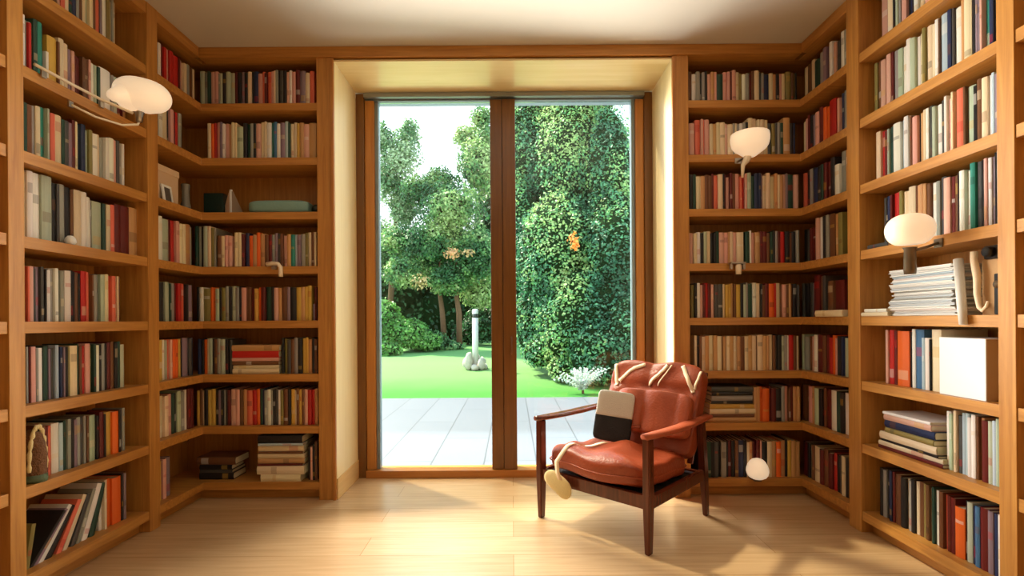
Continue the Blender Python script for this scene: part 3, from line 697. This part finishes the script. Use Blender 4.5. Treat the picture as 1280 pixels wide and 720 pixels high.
# lamp hung from right corner bookcase
t = empty('shelf_lamp', (Xb(922), YB, 1.985)); tag(t, 'glowing opal cup lamp on the second shelf edge, right corner bookcase', 'lamp')
bm = bmesh.new(); add_lathe(bm, [(.0,-.02),(.03,-.014),(.045,-.004),(.062,.01),(.083,.025),(.098,.045),(.104,.07),(.105,.095),(.102,.115),(.09,.12),(.0,.118)], 32, Matrix.Translation((.01,-.12,.035))); obj('lamp_shade', bm, M['lamp'], t, True)
bm = bmesh.new(); add_tube(bm, [(.0,-.12,.03),(-.01,-.12,.0),(-.03,-.12,-.03),(-.034,-.12,-.1)], [.022,.02,.012,.007], 12); obj('stem', bm, M['cream_metal'], t, True)
bm = bmesh.new(); add_tube(bm, [(-.005,-.12,.02),(-.005,-.06,.028),(-.005,-.002,.03)], .007, 10); add_box(bm, -.025, .015, -.006, -.0005, .016, .05, .001); obj('bracket', bm, M['metal'], t, True)
# lamp on right bookcase
t = empty('shelf_lamp', (XR, 2.03, 1.372)); tag(t, 'glowing oval opal lamp with bronze stem, right bookcase fourth shelf edge', 'lamp')
bm = bmesh.new(); add_lathe(bm, [(0,-.058)]+[(.084*math.cos(math.radians(a))**.75, .066*math.sin(math.radians(a))+.004) for a in range(-60,90,10)]+[(0,.07)], 32, Matrix.Translation((-.12,0,.05))); obj('lamp_shade', bm, M['lamp'], t, True)
bm = bmesh.new(); add_lathe(bm, [(0,-.12),(.02,-.12),(.022,-.1),(.02,-.02),(.026,-.012),(0,-.01)], 20, Matrix.Translation((-.12,0,-.005))); obj('stem', bm, M['bronze'], t, True)
bm = bmesh.new(); add_tube(bm, [(-.105,0,-.03),(-.05,0,-.015),(-.006,0,0)], .006, 8); add_box(bm, -.0065, -.0005, -.02, .02, -.018, .018, .001); obj('bracket', bm, M['bronze'], t, True)
# egg lamp on bottom shelf
t = empty('egg_lamp', (Xb(938), YB+.0, Z[7]+.0006)); tag(t, 'small glowing egg-shaped lamp on the bottom shelf, right corner bookcase', 'lamp')
t.location.y = YB-.045+.0
bm = bmesh.new(); add_lathe(bm, [(0,0),(.03,.0),(.048,.01),(.058,.025),(.0625,.042),(.061,.062),(.054,.082),(.044,.1),(.03,.113),(.014,.119),(0,.12)], 28, Matrix.Translation((0,0,.016))); obj('lamp_shade', bm, M['lamp'], t, True)
bm = bmesh.new(); add_box(bm, -.02, .02, -.01, .075, .0, .012, .002); obj('foot', bm, M['bronze'], t)
# small shelf clips
def clip(x, label, flip):
    t = empty('shelf_light', (x, YB, Z[3]-.02)); tag(t, label, 'shelf light')
    if flip:
        bm = bmesh.new(); add_tube(bm, [(-.055,-.012,.03),(-.02,-.02,.035),(.02,-.03,.03),(.035,-.032,.01),(.036,-.032,-.045)], [.014,.013,.012,.012,.013], 12); obj('lamp_head', bm, M['cream_metal'], t, True)
        bm = bmesh.new(); add_box(bm, -.03, .0, -.012, -.0005, .0, .018, .001); obj('bracket', bm, M['metal'], t)
    else:
        bm = bmesh.new(); add_lathe(bm, [(0,0),(.016,0),(.018,.05),(.012,.06),(0,.06)], 16, Matrix.Translation((.006,-.035,-.05))); obj('lamp_head', bm, M['cream_metal'], t, True)
        bm = bmesh.new(); add_box(bm, -.045, .045, -.05, -.0005, .012, .022, .002); add_box(bm, -.045, -.03, -.04, -.02, -.02, .012, .002); add_box(bm, .03, .045, -.04, -.02, -.02, .012, .002); obj('bracket', bm, M['metal'], t)
clip((345-640)/F*2.98, 'small bent cream shelf light clipped on the left corner bookcase edge', True)
clip((921-640)/F*2.98, 'small unlit cream shelf light with metal bracket, right corner bookcase edge', False)

# ------------------------------------------------------------------ armchair
ch = empty('armchair', (.592, 2.708, 0), math.radians(-43.9)); tag(ch, 'low teak armchair with cognac leather cushions standing before the window', 'armchair')
def leg(x, y, y1, w, d, h):
    bm = bmesh.new()
    for (z, k, yy) in ((0,.62,y), (.22,1,y+(y1-y)*.4), (h,.9,y1)):
        pass
    rings = []
    for (z, k, yy) in ((.0005,.7,y), (.24,1,y+(y1-y)*.45), (h,.95,y1)):
        rings.append([bm.verts.new((x+sx*w*k/2, yy+sy*d*k/2, z)) for sx, sy in ((-1,-1),(1,-1),(1,1),(-1,1))])
    for A, B in zip(rings, rings[1:]):
        for i in range(4): bm.faces.new((A[i], A[(i+1)%4], B[(i+1)%4], B[i]))
    bm.faces.new(rings[0][::-1]); bm.faces.new(rings[-1])
    bmesh.ops.bevel(bm, geom=bm.edges[:], offset=.004, segments=2, affect='EDGES')
    return obj('leg', bm, M['teak'], ch)
leg(-.32, -.30, -.30, .036, .05, .528); leg(.32, -.30, -.30, .036, .05, .528)
leg(-.32, .33, .27, .034, .05, .52); leg(.32, .33, .27, .034, .05, .52)
for sx in (-1, 1):
    bm = bmesh.new(); n = 16
    prev = None
    for i in range(n+1):
        f = i/n; y = -.335+.70*f
        hw = .020+.014*math.sin(PI*min(1, f*1.15))**.8+(.006 if f > .5 else 0); cx = sx*(.322+.006*math.sin(PI*f)); z = .540-.016*math.sin(PI*f)*.6+(.0 if f < .7 else -.006*(f-.7)*3)
        th = .012
        ring = [bm.verts.new((cx+a*hw, y, z+b*th)) for a, b in ((-1,-.3),(-.7,-1),(.7,-1),(1,-.3),(1,.4),(.7,1),(-.7,1),(-1,.4))]
        if prev:
            for j in range(8): bm.faces.new((prev[j], prev[(j+1)%8], ring[(j+1)%8], ring[j]))
        else: bm.faces.new(ring[::-1])
        prev = ring
    bm.faces.new(prev)
    o = obj('armrest', bm, M['leather_light'] if sx > 0 else M['teak_y'], ch, True)
    if sx > 0: o['label'] = 'armrest wrapped in cognac leather'
def rail(x0, x1, y0, y1, z0, z1, nm='rail'):
    bm = bmesh.new(); add_box(bm, x0, x1, y0, y1, z0, z1, .003); return obj(nm, bm, M['teak'], ch)
rail(-.301, .301, -.313, -.289, .205, .268, 'front_rail'); rail(-.301, .301, .27, .294, .20, .25, 'rear_rail')
rail(-.334, -.310, -.274, .285, .205, .262, 'side_rail'); rail(.310, .334, -.274, .285, .205, .262, 'side_rail')
bm = bmesh.new()
for i in range(6): add_box(bm, -.309, .309, -.24+i*.09, -.2+i*.09, .243, .247, 0)
obj('seat_webbing', bm, M['webbing'], ch)
bm = bmesh.new(); add_box(bm, -.309, .309, -.286, .262, .232, .2425, .001); obj('seat_base', bm, M['webbing'], ch)
# seat cushion, soft with cross folds
def fseat(p):
    x, y, z = p
    k = 1 if z > 0 else .35
    z2 = z + k*(.017*math.sin(x*17+1.3+3*y)*math.cos(y*9)+.03*noise.noise(Vector((x*7,y*7,3))))
    if z > .02: z2 += .016*math.cos(y/.29*1.2)*math.cos(x/.3*1.1)
    z2 += -.02*(y/.28)
    y2 = y - (.012*math.sin(x*14+.8) if y < -.2 else 0)
    return Vector((x, y2, z2))
bm = puff(.585, .565, .125, 5, 26, fseat); sc_ = obj('seat_cushion', bm, M['leather'], ch, True, loc=(0,-.045,.314))
# piping round the seat cushion
bm = bmesh.new(); pts = []
for i in range(61):
    a = 2*PI*i/60; n = 6; cx, sy = math.cos(a), math.sin(a); L = (abs(cx)**n+abs(sy)**n)**(1/n)
    p = fseat(Vector((cx/L*.2935, sy/L*.2835, -.004))); pts.append(p)
add_tube(bm, pts, .0035, 6, False); obj('piping', bm, M['leather_light'], sc_, True)
# back cushion: leaning, with shoulders at the top
TB = math.radians(24)
BX = Matrix.Translation((.015,.305,.56)) @ Matrix.Rotation(-TB, 4, 'X')
def fback(p):
    x, y, z = p
    if y < 0:
        y += -.012*math.cos(x/.29*1.3)*(1 if z > .08 else .6)
        y += .012*math.exp(-((z-.105)/.018)**2)                    # crease under the head roll
        y += .005*math.sin(x*38+math.sin(z*12))*(1 if z < .1 else .2)
        y += .014*noise.noise(Vector((x*9,1,z*9)))
        y += .012*math.exp(-((x+.02)/.02)**2)*(1 if z > .1 else 0)
    z += -.006*math.cos(x*20) if z > .2 else 0
    return BX @ Vector((x, y, z))
bm = puff(.575, .11, .52, 9, 26, fback); bc = obj('back_cushion', bm, M['leather'], ch, True)
def front_pt(x, z, off=.004):
    n = 9; fx = min(.98, abs(x)/.2875); fz = min(.98, abs(z)/.26); yy = -.055*max(.05, (1-fx**n-fz**n))**(1/n)
    q = fback(Vector((x, yy, z))); nrm = (BX.to_3x3() @ Vector((0,-1,0))); return q+nrm*off
def ribbon(P, w, parent, mat, name='tape', th=.0018):
    bm = bmesh.new(); prev = None; nrm = (BX.to_3x3() @ Vector((0,-1,0)))
    pts = []
    for (a, b) in zip(P, P[1:]):
        for i in range(8): f = i/8; pts.append((a[0]+(b[0]-a[0])*f, a[1]+(b[1]-a[1])*f))
    pts.append(P[-1])
    W = [front_pt(x, z) for x, z in pts]
    for i, p in enumerate(W):
        d = (W[min(i+1, len(W)-1)]-W[max(0, i-1)]).normalized(); s = d.cross(nrm).normalized()*w/2
        ring = [bm.verts.new(p-s), bm.verts.new(p+s), bm.verts.new(p+s+nrm*th), bm.verts.new(p-s+nrm*th)]
        if prev:
            for j in range(4): bm.faces.new((prev[j], prev[(j+1)%4], ring[(j+1)%4], ring[j]))
        else: bm.faces.new(ring[::-1])
        prev = ring
    bm.faces.new(prev); o = obj(name, bm, mat, parent, True); o['label'] = 'cream tape'; return o
ribbon([(-.265,.235),(-.245,.16),(-.225,.09)], .024, bc, M['tape'])
ribbon([(-.215,.12),(-.15,.19),(-.06,.236)], .022, bc, M['tape'])
ribbon([(-.02,.11),(.04,.17),(.085,.236)], .022, bc, M['tape'])
ribbon([(.045,.11),(.08,.18),(.11,.236)], .008, bc, M['tape'])
ribbon([(.17,.236),(.215,.17),(.255,.09)], .022, bc, M['tape'])
ribbon([(.26,.11),(.272,.17),(.275,.225)], .014, bc, M['tape'])
# wooden back frame
bm = bmesh.new()
for x in (-.25,.25): add_box(bm, x-.014, x+.014, .0565, .074, -.27, .25, .003, BX)
for z in (-.2,-.05,.1,.235): add_box(bm, -.235, .235, .058, .070, z-.014, z+.014, .002, BX)
obj('back_frame', bm, M['teak'], ch)
# folded leather pillow resting on the back
def chairm(loc, rx=0, ry=0, rz=0):
    return ch.matrix_basis @ Matrix.Translation(loc) @ Matrix.Rotation(rz,4,'Z') @ Matrix.Rotation(rx,4,'X') @ Matrix.Rotation(ry,4,'Y')
bpy.context.view_layer.update()
CM = Matrix.Translation(ch.location) @ Matrix.Rotation(math.radians(-43.9), 4, 'Z')
def fpil(p):
    x, y, z = p
    y += (.026*(abs(math.sin(x*17+.6))**.6)*(-1)+.016)*(1 if y < 0 else .2)+.004*noise.noise(Vector((x*14,2,z*8)))
    y += -.012*math.cos(x*9)*(1 if y < 0 else 0)
    return Vector((x, y, z))
bm = puff(.46, .085, .24, 7, 26, fpil); pil = obj('folded_pillow', bm, M['leather_light'], None, True)
pil.matrix_world = CM @ Matrix.Translation((.08,.172,.552)) @ Matrix.Rotation(-math.radians(22),4,'X'); tag(pil, 'pleated cognac leather pillow folded against the armchair back', 'pillow')
bm = bmesh.new(); add_tube(bm, [(-.2,-.05,-.096),(-.17,-.052,-.098),(-.1,-.056,-.094),(-.02,-.054,-.092),(-.02,-.057,-.1),(-.1,-.058,-.105),(-.17,-.05,-.1)], .004, 8); obj('folded_hem', bm, M['leather'], pil, True)
# two tone throw pillow
tp = empty('throw_pillow'); tp.matrix_world = CM @ Matrix.Translation((-.09,.066,.525)) @ Matrix.Rotation(math.radians(24),4,'Z') @ Matrix.Rotation(-math.radians(17),4,'X') @ Matrix.Rotation(math.radians(6),4,'Y'); tag(tp, 'small off-white and black pillow propped on the armchair seat', 'pillow')
def half(lo):
    bm = puff(.205, .055, .28, 10, 16)
    geom = bm.verts[:]+bm.edges[:]+bm.faces[:]
    bmesh.ops.bisect_plane(bm, geom=geom, plane_co=(0,0,-.005), plane_no=(0,0,1), clear_outer=lo, clear_inner=not lo)
    ed = [e for e in bm.edges if e.is_boundary]; bmesh.ops.holes_fill(bm, edges=ed)
    return bm
tag(obj('upper_cover', half(False), plain('grey white linen', (208,206,196), .85, bump=.4, bscale=260), tp, True), 'off-white upper half')
tag(obj('lower_cover', half(True), plain('black wool', (34,34,36), .9, bump=.4, bscale=200), tp, True), 'black lower half')
# pouch hanging from a strap over the seat corner
bag = empty('cloth_pouch'); bag.matrix_world = CM @ Matrix.Translation((-.165,-.352,.285)); tag(bag, 'cream cloth pouch hanging by a strap from the armchair seat corner', 'pouch')
def fpouch(p):
    x, y, z = p
    z += -.22*x-.008*math.sin(x*30); y += .006*math.sin(z*40+x*30); return Vector((x, y, z*(1+1.6*x)))
bm = puff(.165, .03, .10, 2.6, 14, fpouch)
for v in bm.verts: v.co.z -= .055
obj('pouch_body', bm, M['canvas'], bag, True)
bm = bmesh.new()
from mathutils.bvhtree import BVHTree
bvh = BVHTree.FromPolygons([v.co.copy() for v in sc_.data.vertices], [tuple(p.vertices) for p in sc_.data.polygons])
S = []
for f in [i/14 for i in range(15)]:
    x, y = .08-.075*f, .33-.31*f          # pouch-local run over the cushion top
    h = bvh.ray_cast(Vector((x-.165, y-.352+.045, 1)), Vector((0,0,-1)))[0]
    if h: S.append((x, y, h.z+.314-.285+.0075))
S += [(.004,-.012,.06),(.012,-.016,.01),(.024,-.012,-.03)]
prev = None
for i, p in enumerate(S):
    p = Vector(p); d = (Vector(S[min(i+1,len(S)-1)])-Vector(S[max(i-1,0)])).normalized(); s = Vector((1,0,0))*.013; n_ = d.cross(Vector((1,0,0))).normalized()*.0015
    ring = [bm.verts.new(p-s-n_), bm.verts.new(p+s-n_), bm.verts.new(p+s+n_), bm.verts.new(p-s+n_)]
    if prev:
        for j in range(4): bm.faces.new((prev[j], prev[(j+1)%4], ring[(j+1)%4], ring[j]))
    else: bm.faces.new(ring[::-1])
    prev = ring
bm.faces.new(prev); obj('strap', bm, M['tape'], bag, True)

# ------------------------------------------------------------------ garden
struct(box('patio', (-7, 6, WY+.121, 7.0, -.08, -.012), M['patio'], bev=0))
bm = bmesh.new(); NX, NY = 40, 30; grid = []
def ground(x, y): return -.012+max(0, y-7.6)*.036+.02*math.sin(x*.7)*min(1, max(0, (y-8)/4))
for j in range(NY+1):
    y = 7.0+(j/NY)*23; grid.append([bm.verts.new((-14+28*i/NX, y, ground(-14+28*i/NX, y))) for i in range(NX+1)])
for j in range(NY):
    for i in range(NX): bm.faces.new((grid[j][i], grid[j][i+1], grid[j+1][i+1], grid[j+1][i]))
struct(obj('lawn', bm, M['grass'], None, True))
def leaves(bm, cl, pts_nrm, size, cols, droop=0):
    for p, n in pts_nrm:
        n = (n+Vector((random.gauss(0,.5), random.gauss(0,.5), random.gauss(0,.5)))).normalized()
        a = n.orthogonal().normalized(); a = Matrix.Rotation(random.uniform(0, 2*PI), 3, n) @ a; b = n.cross(a)
        s = size*random.uniform(.6,1.3); w = s*.34
        q = [p-a*s*.5, p+b*w+n*s*.08, p+a*s*.5-n*s*.1, p-b*w+n*s*.08]
        f = bm.faces.new([bm.verts.new(v) for v in q])
        g_ = .5+.9*noise.noise(p*.9)+.5*noise.noise(p*2.7); j = int(max(0, min(.999, g_+random.gauss(0,.16)))*len(cols)); c = cols[j]; k = random.uniform(.75,1.6)
        for l in f.loops: l[cl] = (c[0]*k, c[1]*k, c[2]*k, 1)
def blob(centres, n, rj=.22):
    """points in leafy shells round a list of (centre, (rx,ry,rz))"""
    out = []; vols_ = [r[0]*r[2] for _, r in centres]; tot = sum(vols_)
    for (c, r), v in zip(centres, vols_):
        for _ in range(int(n*v/tot)):
            d = Vector((random.gauss(0,1), random.gauss(0,1), random.gauss(0,1))).normalized()
            if d.y > .55: d.y *= -1
            lump = 1+.16*noise.noise(d*3.1+Vector(c))+.10*noise.noise(d*8+Vector(c))
            k = lump*(1-abs(random.gauss(0,rj)))
            p = Vector(c)+Vector((d.x*r[0], d.y*r[1], d.z*r[2]))*k
            out.append((p, (d+Vector((0,-.1,.5))).normalized()))
    return out
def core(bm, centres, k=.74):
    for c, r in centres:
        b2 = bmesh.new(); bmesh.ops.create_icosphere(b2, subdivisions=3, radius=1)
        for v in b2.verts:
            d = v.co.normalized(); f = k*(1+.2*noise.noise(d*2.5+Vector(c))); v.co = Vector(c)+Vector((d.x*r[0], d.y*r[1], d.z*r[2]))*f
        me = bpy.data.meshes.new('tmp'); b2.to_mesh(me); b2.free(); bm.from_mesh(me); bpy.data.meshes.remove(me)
def G(r, g, b): return lin((r, g, b))
PALE = [G(70,108,64), G(92,130,84), G(124,152,108), G(152,174,136)]
MID = [G(46,92,50), G(70,116,66), G(92,138,78), G(122,156,92), G(150,172,112)]
BRIGHT = [G(84,140,60), G(66,120,48), G(110,160,80)]
DEEP = [G(40,84,48), G(56,104,62), G(34,70,40)]
IVY = [G(40,92,62), G(60,118,84), G(76,134,94), G(92,148,88), G(122,166,98), G(150,178,112)]
def pt(px, py, Y): return ((px-640)/F*Y, Y, CH+(400.5-py)/F*Y)
def plant(name, label, cat, centres, n, size, cols, trunk=None, group=None, coring=.74, accent=None, rj=.22):
    base = centres[0][0]; t = empty(name, (base[0], base[1], ground(base[0], base[1]))); tag(t, label, cat, group)
    off = -Vector(t.location)
    bm = bmesh.new(); cl = bm.loops.layers.float_color.new('Col'); leaves(bm, cl, blob(centres, n, rj), size, cols)
    if accent:
        for c, r, nn, ac in accent: leaves(bm, cl, blob([(c, r)], nn, .5), size*.9, [ac])
    bmesh.ops.translate(bm, verts=bm.verts, vec=off)
    me = bpy.data.meshes.new('foliage'); bm.to_mesh(me); bm.free(); link('foliage', me, M['leaf'], t)
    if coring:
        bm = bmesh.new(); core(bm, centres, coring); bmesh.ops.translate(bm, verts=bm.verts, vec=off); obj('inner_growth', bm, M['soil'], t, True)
    if trunk:
        for P, r in trunk:
            bm = bmesh.new(); add_tube(bm, P, [r*(1-.5*i/(len(P)-1)) for i in range(len(P))], 10); bmesh.ops.translate(bm, verts=bm.verts, vec=off); obj('trunk', bm, M['bark'], t, True)
    return t
def E(px, py, Y, rx, rz, ry=None): # ellipsoid seen at px,py with pixel radii
    return (pt(px, py, Y), (rx/F*Y, ry or (rx+rz)/2/F*Y, rz/F*Y))
gb = lambda px, Y: ((px-640)/F*Y, Y, ground((px-640)/F*Y, Y))
# tall pale tree on the left edge
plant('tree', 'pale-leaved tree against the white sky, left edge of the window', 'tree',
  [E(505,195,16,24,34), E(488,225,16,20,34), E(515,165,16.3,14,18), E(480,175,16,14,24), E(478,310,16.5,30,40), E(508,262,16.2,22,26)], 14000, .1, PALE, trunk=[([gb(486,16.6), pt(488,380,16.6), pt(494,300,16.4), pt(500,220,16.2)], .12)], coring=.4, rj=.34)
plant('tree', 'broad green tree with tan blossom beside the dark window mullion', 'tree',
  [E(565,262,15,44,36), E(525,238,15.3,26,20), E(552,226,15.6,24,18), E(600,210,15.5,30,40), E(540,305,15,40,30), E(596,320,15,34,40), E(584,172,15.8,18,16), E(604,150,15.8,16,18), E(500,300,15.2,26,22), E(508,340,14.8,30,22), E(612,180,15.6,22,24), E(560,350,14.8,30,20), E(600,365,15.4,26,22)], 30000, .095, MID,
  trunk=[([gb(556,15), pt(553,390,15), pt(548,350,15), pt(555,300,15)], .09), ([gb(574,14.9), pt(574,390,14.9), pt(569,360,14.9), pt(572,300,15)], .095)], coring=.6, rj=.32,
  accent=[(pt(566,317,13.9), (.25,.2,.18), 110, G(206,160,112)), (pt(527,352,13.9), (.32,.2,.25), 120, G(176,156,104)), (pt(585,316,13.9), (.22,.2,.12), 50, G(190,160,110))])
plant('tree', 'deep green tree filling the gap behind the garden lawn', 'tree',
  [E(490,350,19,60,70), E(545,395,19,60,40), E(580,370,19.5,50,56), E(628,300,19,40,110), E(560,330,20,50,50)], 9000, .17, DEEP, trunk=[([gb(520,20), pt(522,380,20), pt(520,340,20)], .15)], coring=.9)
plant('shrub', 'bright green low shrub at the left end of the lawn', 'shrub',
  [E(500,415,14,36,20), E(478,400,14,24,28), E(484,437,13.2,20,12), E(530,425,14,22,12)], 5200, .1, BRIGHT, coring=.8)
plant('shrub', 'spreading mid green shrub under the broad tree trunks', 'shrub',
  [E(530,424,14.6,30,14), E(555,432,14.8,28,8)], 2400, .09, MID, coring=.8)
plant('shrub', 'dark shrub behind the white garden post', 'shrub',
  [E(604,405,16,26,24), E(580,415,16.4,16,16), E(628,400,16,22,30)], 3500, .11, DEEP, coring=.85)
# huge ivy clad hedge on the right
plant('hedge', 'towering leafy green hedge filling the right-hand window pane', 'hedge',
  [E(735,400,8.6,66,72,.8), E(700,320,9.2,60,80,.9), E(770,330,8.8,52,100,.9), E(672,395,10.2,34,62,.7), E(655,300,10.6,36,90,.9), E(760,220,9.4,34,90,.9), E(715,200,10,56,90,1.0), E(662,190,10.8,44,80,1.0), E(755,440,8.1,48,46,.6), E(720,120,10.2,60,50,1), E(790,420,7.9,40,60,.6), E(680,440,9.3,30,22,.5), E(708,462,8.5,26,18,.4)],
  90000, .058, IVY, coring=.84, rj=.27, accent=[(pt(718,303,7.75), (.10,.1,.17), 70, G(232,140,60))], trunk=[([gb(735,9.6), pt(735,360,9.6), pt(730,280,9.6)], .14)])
# silvery spray plant at the patio edge
t = empty('spray_plant', ((728-640)/F*7.3, 7.3, -.012)); tag(t, 'silvery pale spray plant at the foot of the hedge by the patio', 'plant')
bm = bmesh.new(); cl = bm.loops.layers.float_color.new('Col')
for i in range(60):
    a = random.uniform(0, 2*PI); r = random.uniform(.1,.42); h = random.uniform(.2,.38)
    tip = Vector((math.cos(a)*r, math.sin(a)*r*.6, h)); mid = Vector((math.cos(a)*r*.3, math.sin(a)*r*.2, h*.8))
    P = [(Vector((0,0,0))*(1-f)**2+mid*2*f*(1-f)+tip*f*f) for f in [k/9 for k in range(10)]]
    leaves(bm, cl, [(p, Vector((0,-.3,1))) for p in P[2:] for _ in range(3)], .045, [G(170,186,180), G(196,208,200), G(140,164,150)])
me = bpy.data.meshes.new('foliage'); bm.to_mesh(me); bm.free(); link('foliage', me, M['leaf'], t)
bm = bmesh.new(); add_tube(bm, [(0,0,0),(0,0,.2)], [.02,.012], 8); obj('stem', bm, M['bark'], t, True)
# white post on a rock base
p0 = gb(594, 10.2); t = empty('garden_post', p0); tag(t, 'white garden post with a dark collar standing on the lawn', 'post')
bm = bmesh.new(); add_tube(bm, [(0,0,.0),(0,0,1.05)], .062, 20); add_lathe(bm, [(.062,1.13),(.064,1.2),(.05,1.225),(0,1.235)], 20); obj('shaft', bm, M['post'], t, True)
bm = bmesh.new(); add_tube(bm, [(0,0,1.05),(0,0,1.13)], .054, 20); tag(obj('collar', bm, plain('dark collar', (50,54,52), .5), t, True), 'dark collar')
random.seed(3)
for i in range(9):
    a = i*2*PI/8; r = .17 if i < 8 else .0
    if i == 8: break
    bm = bmesh.new(); bmesh.ops.create_icosphere(bm, subdivisions=2, radius=.085)
    for v in bm.verts: v.co *= 1+.3*noise.noise(v.co*14+Vector((i,0,0))); v.co.z *= .8+.7*(i % 3)
    x, y = p0[0]+math.cos(a)*r*1.05, p0[1]+math.sin(a)*r
    zmin = min(v.co.z for v in bm.verts)
    o = obj('garden_rock', bm, M['stone'], None, True, loc=(x, y, ground(x, y)-zmin-.01))
    tag(o, 'pale rough rock set around the foot of the white garden post', 'rock', 'rocks round the garden post')

# ------------------------------------------------------------------ light
W = bpy.data.worlds.new('sky'); SC.world = W; W.use_nodes = True; nt = W.node_tree; bg = nt.nodes['Background']
tc = nt.nodes.new('ShaderNodeTexCoord'); sp = nt.nodes.new('ShaderNodeSeparateXYZ'); rp = nt.nodes.new('ShaderNodeValToRGB')
rp.color_ramp.elements[0].position = .0; rp.color_ramp.elements[0].color = (.95,.97,1,1)
rp.color_ramp.elements[1].position = .8; rp.color_ramp.elements[1].color = (.62,.78,1,1)
nt.links.new(tc.outputs['Generated'], sp.inputs[0]); nt.links.new(sp.outputs['Z'], rp.inputs['Fac']); nt.links.new(rp.outputs['Color'], bg.inputs['Color'])
bg.inputs['Strength'].default_value = 3.3
sl = bpy.data.lights.new('sun', 'SUN'); sl.energy = 17; sl.angle = math.radians(3.0); sl.color = (1,.84,.62)
so = bpy.data.objects.new('sun', sl); COL.objects.link(so)
d = Vector((.765*math.cos(math.radians(48)), -.644*math.cos(math.radians(48)), -math.sin(math.radians(48))))
so.rotation_euler = d.to_track_quat('-Z', 'Y').to_euler()
al = bpy.data.lights.new('window_fill', 'AREA'); al.shape = 'RECTANGLE'; al.size = 3.4; al.size_y = 3.2; al.energy = 230; al.color = (1,.965,.91)  # added area light outside the glass, boosts the daylight reaching the room
ao = bpy.data.objects.new('window_fill', al); COL.objects.link(ao); ao.location = (-.05, WY+1.3, 1.9); ao.rotation_euler = (math.radians(-84), 0, 0)
ao.visible_camera = False; ao.visible_glossy = False
al = bpy.data.lights.new('bay_fill', 'AREA'); al.shape = 'RECTANGLE'; al.size = 1.96; al.size_y = 2.3; al.energy = 114; al.color = (1,.955,.88); al.spread = math.radians(130)  # added unseen fill across the bay mouth, brightens the room like daylight
ao = bpy.data.objects.new('bay_fill', al); COL.objects.link(ao); ao.location = ((OX0+OX1)/2, YB+.03, 1.28); ao.rotation_euler = (math.radians(-90), 0, math.radians(9))
ao.visible_camera = False; ao.visible_glossy = False

# ------------------------------------------------------------------ camera
cam = bpy.data.cameras.new('camera'); co = bpy.data.objects.new('main_camera', cam); COL.objects.link(co)
cam.sensor_width = 36; cam.lens = F/1280*36; cam.shift_y = 40.5/1280; cam.clip_start = .05; cam.clip_end = 200
co.matrix_world = Matrix.Translation((0,0,CH)) @ Matrix.Rotation(math.radians(90),4,'X') @ Matrix.Rotation(math.radians(-.4),4,'Z')
SC.camera = co
SC.view_settings.view_transform = 'Standard'; SC.view_settings.look = 'None'; SC.view_settings.gamma = 1; SC.view_settings.use_curve_mapping = False
SC.view_settings.exposure = 0.2
